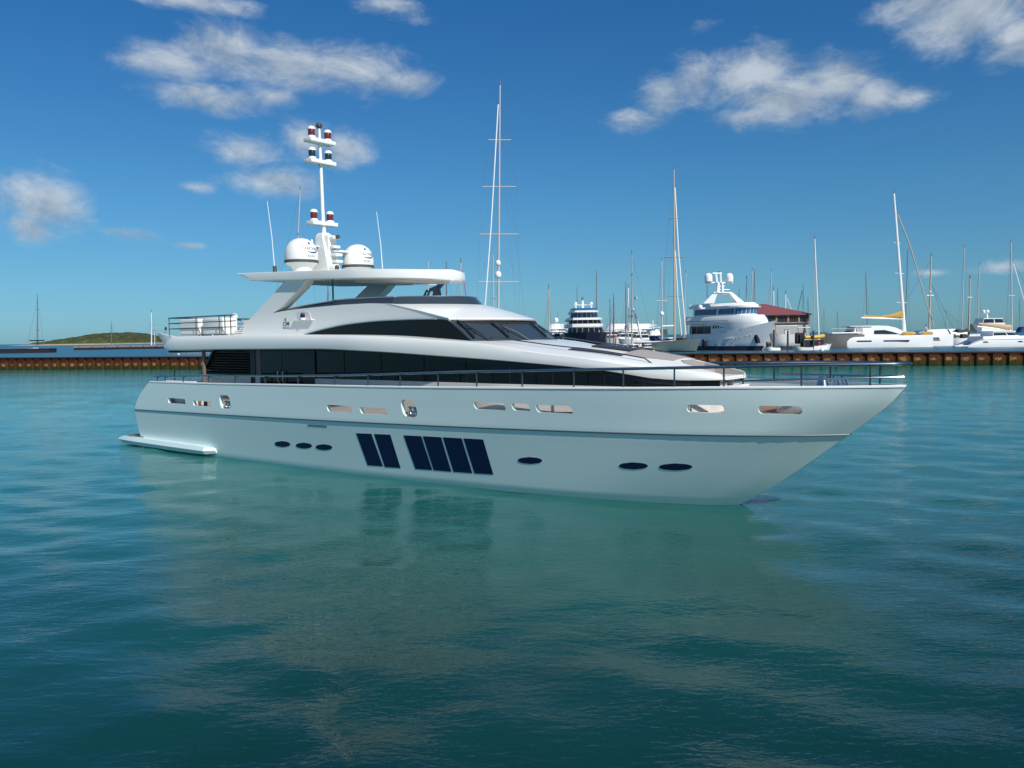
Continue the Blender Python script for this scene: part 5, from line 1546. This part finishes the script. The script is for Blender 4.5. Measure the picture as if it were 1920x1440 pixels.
# quay and low land under the club house
g0, g1 = at(1440, 646, 240), at(1580, 646, 236)
jetty('quay', 'grey wooden quay with dark piles below the red roofed club house', g0, g1, 2.0, 5, 'conc', 'pilewood', .5)
for i, (px_, y0) in enumerate(((1451, 620), (1477, 621), (1507, 621), (1525, 621))):
    g = at(px_, 651, 214); o = thing('mooring_pile', (g.x, 214, 0), 0, ('leftmost dark mooring pile, right of the superyacht bow', 'dark mooring pile at the bow of the grey workboat', 'dark mooring pile behind the big black outboard', 'dark mooring pile right of the yellow inflatable')[i], 'pile', 'mooring piles off the quay')
    MB().tube([(0, 0, -2), (0, 0, at(px_, y0, 214).z)], .28, 10, r1=.24).obj('pile_shaft', 'pilewood', o)
    MB().lathe([(.30, at(px_, y0, 214).z), (.30, at(px_, y0, 214).z + .06), (.02, at(px_, y0, 214).z + .3)], 0, 0, 10).obj('pile_cap', 'grey', o)

Yd = 222
g = at(1475, 648, Yd); b = Boat('workboat', (g.x, g.y), 172, 'grey white workboat with sunshade hanging on the quay near the club house', 'motor boat')
boat_hull(b, 9.6, 3.2, 2.9, 3.4, 'w2', rake=.08, deck='w2')
for v in [o for o in b.t.children]: v.location.z += 1.2
MB().box(-2.6, 3.2, -1.5, 1.5, 6.4, 6.6, .08).obj('sunshade', 'w', b.t)
for x in (-2.3, 2.8):
    for y in (-1.3, 1.3): MB().tube([(x, y, 4.0), (x, y, 6.4)], .07, 6).obj('shade_pole', 'alu', b.t)
MB().box(-.6, .6, -.6, .6, 4.0, 5.6, .1).obj('console', 'w2', b.t); MB().tube([(3.8, 0, 3.6), (3.8, 0, 5.2)], .06, 6).obj('bow_staff', 'alu', b.t)
g = at(1503, 648, 226); b = Boat('motor_boat', (g.x, g.y), 165, 'white sports boat with curved hardtop behind the black outboard', 'motor boat')
boat_hull(b, 9, 3, 2.6, 3.0, 'w', rake=.1); tier(b, 'cabin', -1.5, 2, 2, 2.8, 4.4, 'w', .7, .2, glass=(.4, .9), n=5); MB().box(-2.2, 1.2, -1.3, 1.3, 5.9, 6.15, .12).obj('hardtop', 'w', b.t)
for x in (-1.9, .9):
    for y in (-1.1, 1.1): MB().tube([(x, y, 2.8), (x, y, 5.9)], .07, 6).obj('hardtop_leg', 'alu', b.t)
Yd = 216
g = at(1522, 648, Yd); b = Boat('inflatable_boat', (g.x, g.y), 4, 'yellow inflatable tender with big black outboard raised on a rack by the quay', 'inflatable')
for sg in (-1, 1): MB().tube([(-2.4, sg * 1.0, 3.35), (1.0, sg * 1.0, 3.35), (2.4, sg * .7, 3.5), (3.2, 0, 3.65)], .52, 10).obj('tube', 'ylw', b.t)
MB().box(-2.3, 1.8, -.8, .8, 2.9, 3.2).obj('floor', 'grey', b.t); MB().box(-4.6, -2.5, -.55, .55, 1.6, 4.6, .35).obj('outboard', 'tar', b.t)
MB().box(-2.6, 2.6, -1.4, 1.4, -.5, 2.6).obj('rack', 'tar', b.t)
g = at(1541, 649.5, 210); b = Boat('dinghy', (g.x, g.y), 8, 'open white dinghy with red buoy aboard moored below the yellow inflatable', 'dinghy')
boat_hull(b, 5.4, 2.0, 1.0, 1.55, 'w', rake=.12, deck='w2'); MB().ball((-.8, 0, 1.75), .42, 14).obj('red_buoy', 'flagred', b.t); MB().box(1.0, 1.3, -.7, .7, 1.3, 1.6).obj('thwart', 'w2', b.t)
g = at(1505, 650, 209); b = Boat('dinghy', (g.x, g.y), 180, 'low pale dinghy floating between two dark mooring piles', 'dinghy')
boat_hull(b, 5.0, 1.8, .7, 1.0, 'w2', rake=.12, deck='w2'); MB().box(-2.9, -2.5, -.25, .25, .2, 1.5, .08).obj('outboard', 'tar', b.t)
g = at(1448, 651, 212); b = Boat('dinghy', (g.x, g.y), 185, 'white dinghy nosing out under the superyacht bow', 'dinghy')
boat_hull(b, 4.0, 1.6, .7, 1.0, 'w', rake=.12); MB().box(.3, .6, -.6, .6, .8, 1.05).obj('thwart', 'w2', b.t)
# laid up grey boats
for px_, Yd, Lp, hd, y1, lab, cov in ((1578, 232, 80, 184, 626, 'long grey laid up hull with pale deck rail left of the catamaran', 'wsail'), (1606, 238, 66, 176, 623, 'grey open hull with dark green cover behind the catamaran stern', 'gcan')):
    g = at(px_, 645, Yd); b = Boat('laid_up_boat', (g.x, g.y), hd, lab, 'boat'); s = PX(Yd); zt = at(px_, y1, Yd).z
    L = Lp * s; boat_hull(b, L, L * .26, zt - .2, zt, 'grime', rake=.08, fine=.5, deck='w2')
    MB().box(-L * .42, L * .3, -L * .12, L * .12, zt + .06, zt + .45, .15).obj('deck_cover', cov, b.t)
    MB().tube([(-L * .45, L * .11, zt), (-L * .45, L * .11, zt + 1.5), (L * .3, L * .11, zt + 1.5)], .05, 6).obj('rail', 'alu', b.t)

# ---------------- catamaran with the mustard sail
def cat_hull(L, x0, y, B, fa, ff, mb, stern=.20):
    rg = []
    for i in range(25):
        u = i / 24; x = x0 + L * u; w = B / 2 * (1 - max(0, (u - .55) / .45) ** 2) * (1 - .25 * max(0, 1 - u / .2) ** 2); w = max(w, .03)
        zt = lin(fa, ff, u ** .8); st = max(0, 1 - u / stern); zt2 = lin(zt, .28, st ** 1.1)
        rg.append([(x, y - w * .8, -.4), (x, y - w, .3), (x, y - w, zt2 * .8), (x, y - w * .85, zt2), (x, y + w * .85, zt2), (x, y + w, zt2 * .8), (x, y + w, .3), (x, y + w * .8, -.4)])
    mb.loft(rg)


Yd = 236
s = PX(Yd); g = at(1676, 651, Yd)
b = Boat('catamaran', (g.x, g.y), -7, 'large white sailing catamaran with mustard boom cover and tall white mast', 'catamaran')
yy = lambda y: b.px(1676, y).z; X = lambda x: b.px(x, 640).x
L = X(1748) - X(1572) + 1
mb = MB(); cat_hull(X(1750) - X(1572), X(1553), -6.2, 2.6, yy(632), yy(628), mb); mb.obj('hull', 'w', b.t, angle=40)
mb = MB(); cat_hull(X(1782) - X(1596), X(1612), 6.2, 2.6, yy(632), yy(628), mb); mb.obj('hull', 'w', b.t, angle=40)
MB().loft([[(x, -6, yy(643)), (x, 6, yy(643)), (x, 6, yy(630)), (x, -6, yy(630))] for x in (X(1600), X(1728))]).obj('bridge_deck', 'w', b.t, smooth=False)
MB().box(X(1744), X(1747.5), -5.2, 5.2, yy(640), yy(634), .15).obj('front_beam', 'w', b.t); MB().box(X(1735), X(1746), -4.8, 4.8, yy(634.2), yy(633.6)).obj('trampoline', 'grey', b.t)
# saloon
prof = [(1606, 630), (1610, 612.5), (1613, 611.5), (1650, 610), (1668, 611), (1682, 614.5), (1698, 622), (1716, 630)]
for nm, w0 in (('saloon', 4.6),):
    pts = [(X(x - 12), yy(y)) for x, y in prof]
    MB().loft([[(x, yv * (1 - .10 * max(0, (z_ - pts[0][1]) / 4)), z_) for x, z_ in pts] for yv in (-w0, -w0 * .9, 0, w0 * .9, w0)], True, True).obj(nm, 'w', b.t, angle=30)
pts = [(1644, 625.5), (1645, 619), (1662, 618.5), (1676, 622), (1690, 626.5)]
for sg in (-1, 1): MB().prism([(X(x - 13), yy(y)) for x, y in pts], 'y', sg * 4.68, sg * 4.35).obj('window', 'wd', b.t)
MB().box(X(1588), X(1628), -4.7, 4.7, yy(611.6), yy(610.2), .08).obj('cockpit_roof', 'w', b.t)
for x in (1600,): MB().box(X(x), X(x + 10), -4.66, 4.66, yy(628), yy(614)).obj('cockpit_side', 'wallp', b.t)
for x0, x1 in ((1595, 1621), (1642, 1687)):
    MB().box(X(x0), X(x1), -7.56, -7.2, yy(639.6), yy(637.2)).obj('hull_window', 'nv', b.t)
bs, tp = b.px(1696, 622), b.px(1676, 363)
mast(b, bs, tp, .50, .28, 'wspar', [], None, [(tp, b.px(1684, 395))], rig=.02)
for y, xx in ((455, 1676), (512, 1678), (567, 1681)):
    q = b.px(xx, y); t_ = (622 - y) / 259; c = bs.lerp(tp, t_); MB().tube([q, c, c + (c - q) * .75], .07, 6).obj('spreader', 'wspar', b.t)
wind_gear(b, tp, .2)
MB().tube([b.px(1694, 598), b.px(1615, 595.5)], .22, 8).obj('boom', 'wspar', b.t)
rg = []
for x, y0, y1 in ((1691, 582.5, 596.5), (1683, 585, 596.5), (1668, 589.5, 596), (1650, 592, 595.8), (1632, 591.0, 595.2), (1621, 589, 594.8), (1619, 590.5, 594)):
    z0, z1 = yy(y1), yy(y0); rg.append([(X(x), .62 * math.cos(k * math.pi / 4), (z0 + z1) / 2 + (z1 - z0) / 2 * math.sin(k * math.pi / 4)) for k in range(8)])
MB().loft(rg).obj('boom_cover', 'ysail', b.t)
MB().tube([b.px(1683, 402), b.px(1706, 460), b.px(1739, 575), b.px(1752, 615)], .20, 8, r1=.16).obj('furled_genoa', 'buff', b.t)
def inflat(px, w, dy): return MB().loft([[(X(px) + w * t, -5.0 + dy + .5 * math.cos(k * math.pi / 4) * (1 - abs(t) ** 4), yy(625.5) + .55 * math.sin(k * math.pi / 4) * (1 - .8 * abs(t) ** 5)) for k in range(8)] for t in np.linspace(-1, 1, 11)])
o = inflat(1691, 2.0, 0).obj('bag_cover', 'ysail', None); 
k_ = thing('sail_bag', b.loc, b.rz, 'mustard sail bag lying on the catamaran deck just forward of its white mast', 'sail bag'); o.parent = k_
o = inflat(1724, 1.8, .4).obj('bag_cover', 'ysail', None)
k_ = thing('sail_bag', b.loc, b.rz, 'mustard sail bag near the bow of the catamaran, beside the crewman', 'sail bag'); o.parent = k_
for o_ in k_.children: o_.name = 'bag_cover'
# crewman on the bow of the catamaran
def person(x, y, z, label):
    me = bpy.data.meshes.new('body'); J = [(0, 0, .95), (0, 0, 1.25), (0, 0, 1.45), (0, 0, 1.58), (.02, 0, 1.72), (0, .2, 1.40), (.08, .30, 1.12), (.3, .24, 1.0), (0, -.2, 1.40), (.08, -.30, 1.12), (.3, -.24, 1.0), (.02, .11, .5), (0, .12, .05), (.12, .12, .02), (.02, -.11, .5), (0, -.12, .05), (.12, -.12, .02)]
    E_ = [(0, 1), (1, 2), (2, 3), (3, 4), (2, 5), (5, 6), (6, 7), (2, 8), (8, 9), (9, 10), (0, 11), (11, 12), (12, 13), (0, 14), (14, 15), (15, 16)]
    R_ = [.17, .16, .17, .07, .11, .08, .06, .045, .08, .06, .045, .10, .06, .05, .10, .06, .05]
    me.from_pydata(J, E_, []); o = bpy.data.objects.new('body', me); COL.objects.link(o)
    o.modifiers.new('s', 'SKIN')
    for i, v in enumerate(me.skin_vertices[0].data): v.radius = (R_[i], R_[i]); v.use_root = i == 0
    o.modifiers.new('ss', 'SUBSURF').levels = 1
    bpy.context.view_layer.update(); dg = bpy.context.evaluated_depsgraph_get()
    m2 = bpy.data.meshes.new_from_object(o.evaluated_get(dg), depsgraph=dg); bpy.data.objects.remove(o)
    w = b.t.matrix_basis @ Vector((x, y, z)); p = thing('person', w, b.rz, label, 'person')
    for v in m2.vertices: v.co *= 1.5
    m2.materials.clear(); link('body', m2, 'w', p)
    MB().ball((.03, 0, 2.62), .20, 12).obj('hair', 'tar', p); MB().lathe([(.30, .15), (.30, .75), (.26, 1.3), (.05, 1.42)], 0, 0, 12).obj('trousers', 'nv', p)
person(X(1722), -4.6, yy(628.2), 'person in a white top standing on the bow deck of the mustard sailed catamaran')

# ---------------- boats packed behind and between the catamarans
Yd = 252
g = at(1745, 645, Yd); b = Boat('ketch', (g.x, g.y), 200, 'white ketch with cream mast between the catamarans, long white awning over deck', 'sailing yacht')
boat_hull(b, 18, 5, 2.2, 3.0, 'w', fine=.5)
bs, tp = b.px(1742, 622), b.px(1746, 480); mast(b, bs, tp, .32, .20, 'buff', [(.48, 1.1, (b.px(1760, 500) - b.px(1740, 500)).normalized())], 'wspar',
     [(bs.lerp(tp, .66), b.px(1776, 618)), (bs.lerp(tp, .66), b.px(1789, 618)), (bs.lerp(tp, .95), b.px(1698, 566)), (b.px(1768, 580), b.px(1808, 612))], rig=.05)
MB().tube([tp, tp + Vector((0, 0, .9))], .16, 6).obj('masthead_lamp', 'dspar', b.t)
MB().lathe([(.30, 0), (.42, .3), (.2, .5)], 0, 0, 10).obj('radar_scanner', 'w', b.t).location = bs.lerp(tp, .52)
rg = []
for x, y0, y1 in ((1722, 624, 628), (1742, 618, 630), (1765, 617, 632), (1788, 616.5, 630), (1803, 618.5, 626), (1810, 620.5, 623)):
    c = b.px(x, 620); z0, z1 = b.px(x, y1).z, b.px(x, y0).z; rg.append([(c.x, c.y - 1.8, z0), (c.x, c.y - .6, z1 - .1), (c.x, c.y, z1), (c.x, c.y + .6, z1 - .1), (c.x, c.y + 1.8, z0)])
MB().loft(rg, False, False).obj('awning', 'wsail', b.t)
Yd = 246
g = at(1800, 649, Yd); b = Boat('trawler', (g.x, g.y), 190, 'cluttered grey fishing boat with crates on deck between the two catamarans', 'fishing boat')
boat_hull(b, 12, 4.2, 1.9, 2.5, 'w2', fine=.4, deck='conc'); 
for i, (x, y, w) in enumerate(((-3, -.6, 1.3), (-1.4, .5, 1.5), (.4, -.4, 1.2), (2.2, .3, 1.4))):
    MB().box(x, x + w, y - .6, y + .6, 2.2, 3.1 + .35 * (i % 2), .08).obj('deck_box', ('buff', 'pilewood', 'tsail', 'grey')[i], b.t)
MB().loft([[(x, -1.7, 4.0 + .2 * math.sin(x)), (x, 0, 4.9 + .25 * math.sin(2 * x)), (x, 1.7, 4.0)] for x in np.linspace(-5, 1.5, 8)], False, False).obj('net_cover', 'pilewood', b.t)
bs, tp = b.px(1816, 640), b.px(1819, 522); mast(b, bs, tp, .32, .18, 'buff', [(.7, .8, (1, 0, 0))], 'wspar', [(bs.lerp(tp, .3), b.px(1840, 640))], rig=.04)
MB().tube([tp, tp + Vector((0, 0, .9))], .2, 6).obj('masthead_lamp', 'dspar', b.t)
MB().loft([[tuple(b.px(1821, 607) + Vector((0, .1 * k, 0))), tuple(b.px(1816, 622) + Vector((0, .1 * k, 0))), tuple(b.px(1830, 621) + Vector((0, .1 * k, 0)))] for k in (-2, 2)]).obj('steadying_sail', 'gcan', b.t)

Yd = 258
g = at(1853, 640, Yd); b = Boat('motor_yacht', (g.x, g.y), 8, 'white flybridge motor yacht with black window band and twin radomes behind the right catamaran', 'yacht')
yy2 = lambda y: b.px(1853, y).z; X2 = lambda x: b.px(x, 640).x
boat_hull(b, 20, 5.4, yy2(626), yy2(622), 'w'); tier(b, 'deckhouse', X2(1828), X2(1884), 4.8, yy2(622), yy2(606), 'w', .8, .3, rnd=.3)
tier(b, 'flybridge', X2(1831), X2(1880), 4.4, yy2(606), yy2(598), 'w', 1.0, .5, glass=(.08, .92), gm='nv', rnd=.3, roof=.25)
MB().tube([(X2(1850), 0, yy2(598)), (X2(1849), 0, yy2(588))], .35, 8, r1=.2).obj('mast', 'w', b.t)
for x in (1842, 1850): radome(b, (X2(x), 0, yy2(584)), .52)
MB().tube([(X2(1841), 0, yy2(587)), (X2(1851), 0, yy2(587))], .1, 6).obj('radome_beam', 'w', b.t)

Yd = 218
s = PX(Yd); g = at(1880, 652, Yd)
b = Boat('catamaran', (g.x, g.y), -4, 'white cruising catamaran with oval portholes and tan boom cover at the right edge', 'catamaran')
yy = lambda y: b.px(1876, y).z; X = lambda x: b.px(x, 645).x
mb = MB(); cat_hull(26, X(1800), -4.4, 2.3, yy(632.5), yy(630), mb); mb.obj('hull', 'w', b.t, angle=40)
mb = MB(); cat_hull(26, X(1808), 4.4, 2.3, yy(632.5), yy(630), mb); mb.obj('hull', 'w', b.t, angle=40)
MB().box(X(1830), X(1968), -4.3, 4.3, yy(643), yy(630)).obj('bridge_deck', 'w', b.t, smooth=False)
tier(b, 'saloon', X(1850), X(1904), 7.2, yy(631), yy(622), 'w', 1.6, .2, glass=(.25, .8), rnd=.35, roof=.5)
for x in (1830, 1891): 
    MB().lathe([(.02, -.02), (.75, 0), (.75, .03), (.02, .05)], 0, 0, 20).obj('porthole', 'wd', b.t).matrix_local = Matrix.Translation((X(x), -5.52, yy(640.5))) @ Matrix.Diagonal((1, 1, .26, 1)) @ Matrix.Rotation(rad(90), 4, 'X')
MB().tube([(X(1812), -5.5, yy(636.5)), (X(1925), -5.6, yy(635.5))], .05, 6).obj('rubbing_strip', 'grey', b.t)
MB().box(X(1776), X(1801), -5.2, -3.6, .25, .55, .1).obj('swim_step', 'w', b.t)
bs, tp = b.px(1897.5, 625), b.px(1895.5, 455); acr = Vector((.2, 1, 0)).normalized()
mast(b, bs, tp, .22, .16, 'alu', [((625 - 554) / 170, .9, Vector((1, .2, 0)))], None, [(tp, b.px(1886, 622)), (bs.lerp(tp, .85), b.px(1975, 640))], rig=.03)
MB().tube([b.px(1900, 495), b.px(1925, 580)], .12, 6).obj('furled_genoa', 'wspar', b.t); wind_gear(b, tp, .15)
MB().tube([b.px(1895, 619.5), b.px(1832, 612)], .2, 8).obj('boom', 'wspar', b.t)
rg = []
for x, y0, y1 in ((1894, 609, 618.5), (1886, 608.5, 618), (1868, 606.5, 614.5), (1848, 605, 611.5), (1836, 604.5, 609.5), (1834, 605.5, 608.5)):
    z0, z1 = yy(y1), yy(y0); rg.append([(X(x), .6 * math.cos(k * math.pi / 4), (z0 + z1) / 2 + (z1 - z0) / 2 * math.sin(k * math.pi / 4)) for k in range(8)])
MB().loft(rg).obj('boom_cover', 'tsail', b.t)
MB().prism([(X(1906), yy(624)), (X(1911), yy(614)), (X(1917), yy(613)), (X(1912), yy(624))], 'y', -1.2, 1.2).obj('spray_hood', 'bcan', b.t)

# ---------------- more bare masts above the berths, each with its hull among the boats
MASTS = [(1326, 533, 1328, 250, 'dspar', 'dark mast just left of the superyacht radomes'), (1301, 572, 1301, 255, 'dspar', 'short dark mast left of the superyacht sun deck'),
         (1386, 543, 1386, 275, 'dspar', 'stub dark mast right behind the superyacht arch'), (1400, 524, 1400, 280, 'wspar', 'faint white mast right of the superyacht arch'),
         (1410.5, 508, 1407, 278, 'alu', 'silver mast left one of the close pair by the red roof'), (1415, 509, 1413, 272, 'dspar', 'dark mast right one of the close pair by the red roof'),
         (1446.5, 509, 1443, 285, 'alu', 'silver mast rising over the roof ridge'), (1450.5, 545, 1451, 290, 'wspar', 'short stout white mast over the roof ridge'),
         (1458, 543, 1458.5, 296, 'dspar', 'short dark mast right of the roof ridge'), (1473, 552, 1473, 286, 'wspar', 'short white mast over the right roof slope'),
         (1506, 537, 1506, 288, 'dspar', 'dark mast with blue stay over the right end of the roof'), (1515, 562, 1516, 300, 'dspar', 'shortest dark mast at the right eave'),
         (1527.5, 448, 1536, 268, 'wspar', 'tall white mast right of the red roofed club house'), (1623.5, 515, 1627, 262, 'dspar', 'slim dark mast left of the mustard boom cover'),
         (1702, 470, 1697, 280, 'dspar', 'dark mast close behind the catamaran mast'), (1808.5, 464, 1803, 266, 'alu', 'grey mast between the two catamarans'),
         (1836.5, 497, 1832, 275, 'alu', 'thin grey mast left of the flybridge radomes'), (1240.5, 489, 1242, 300, 'alu', 'slim mast far behind the ketch mizzen'),
         (1286, 512, 1283, 292, 'alu', 'thin silver mast behind the ketch furled genoa'), (1545, 580, 1545, 330, 'dspar', 'tiny far mast right of the tall white one'),
         (1570, 585, 1571, 335, 'dspar', 'tiny far mast left of the catamaran stern'), (1912, 560, 1911, 300, 'dspar', 'dim far mast at the right edge'), (1776, 585, 1776, 320, 'alu', 'dim far mast behind the white awning')]
for i, (tx, ty, bx, Yd, mm, lab) in enumerate(MASTS):
    g = at(bx, 641, Yd); s = PX(Yd)
    b = Boat('sailing_boat', (g.x, g.y), 80 + (i * 37) % 25, 'berthed sailing boat, ' + lab, 'sailing boat', 'sailing boats berthed behind')
    boat_hull(b, 11, 3.4, 1.2, 1.6, 'w' if i % 2 else 'w2', fine=.55)
    tier(b, 'cabin', -1.5, 2.2, 2.2, 1.3, 1.9, 'w', .7, .2, glass=(.35, .8), n=5)
    bs, tp = b.px(bx, 640), b.px(tx, ty); r = {'wspar': 2.5, 'alu': 2.0, 'dspar': 1.6}[mm] * s / 2
    if 'tiny' in lab or 'dim' in lab: r *= .6
    mast(b, bs, tp, r, r * .75, mm, [], None,
         [(tp, b.px(bx - 9 - i % 5, 641)), (bs.lerp(tp, .9), b.px(bx + 8 + i % 4, 641))], rig=.028)
    wind_gear(b, tp, r)
    if mm == 'dspar' and 'blue stay' in lab: MB().tube([b.px(1504, 545), b.px(1483, 640)], .12, 6).obj('blue_jib', 'bcan', b.t)
    if 'tall white' in lab: MB().tube([b.px(1528, 460), b.px(1525.5, 640)], .10, 6).obj('furled_jib', 'alu', b.t)
    if 'right roof slope' in lab: MB().tube([b.px(1476, 560), b.px(1484, 582)], .12, 6).obj('backstay', 'wspar', b.t)
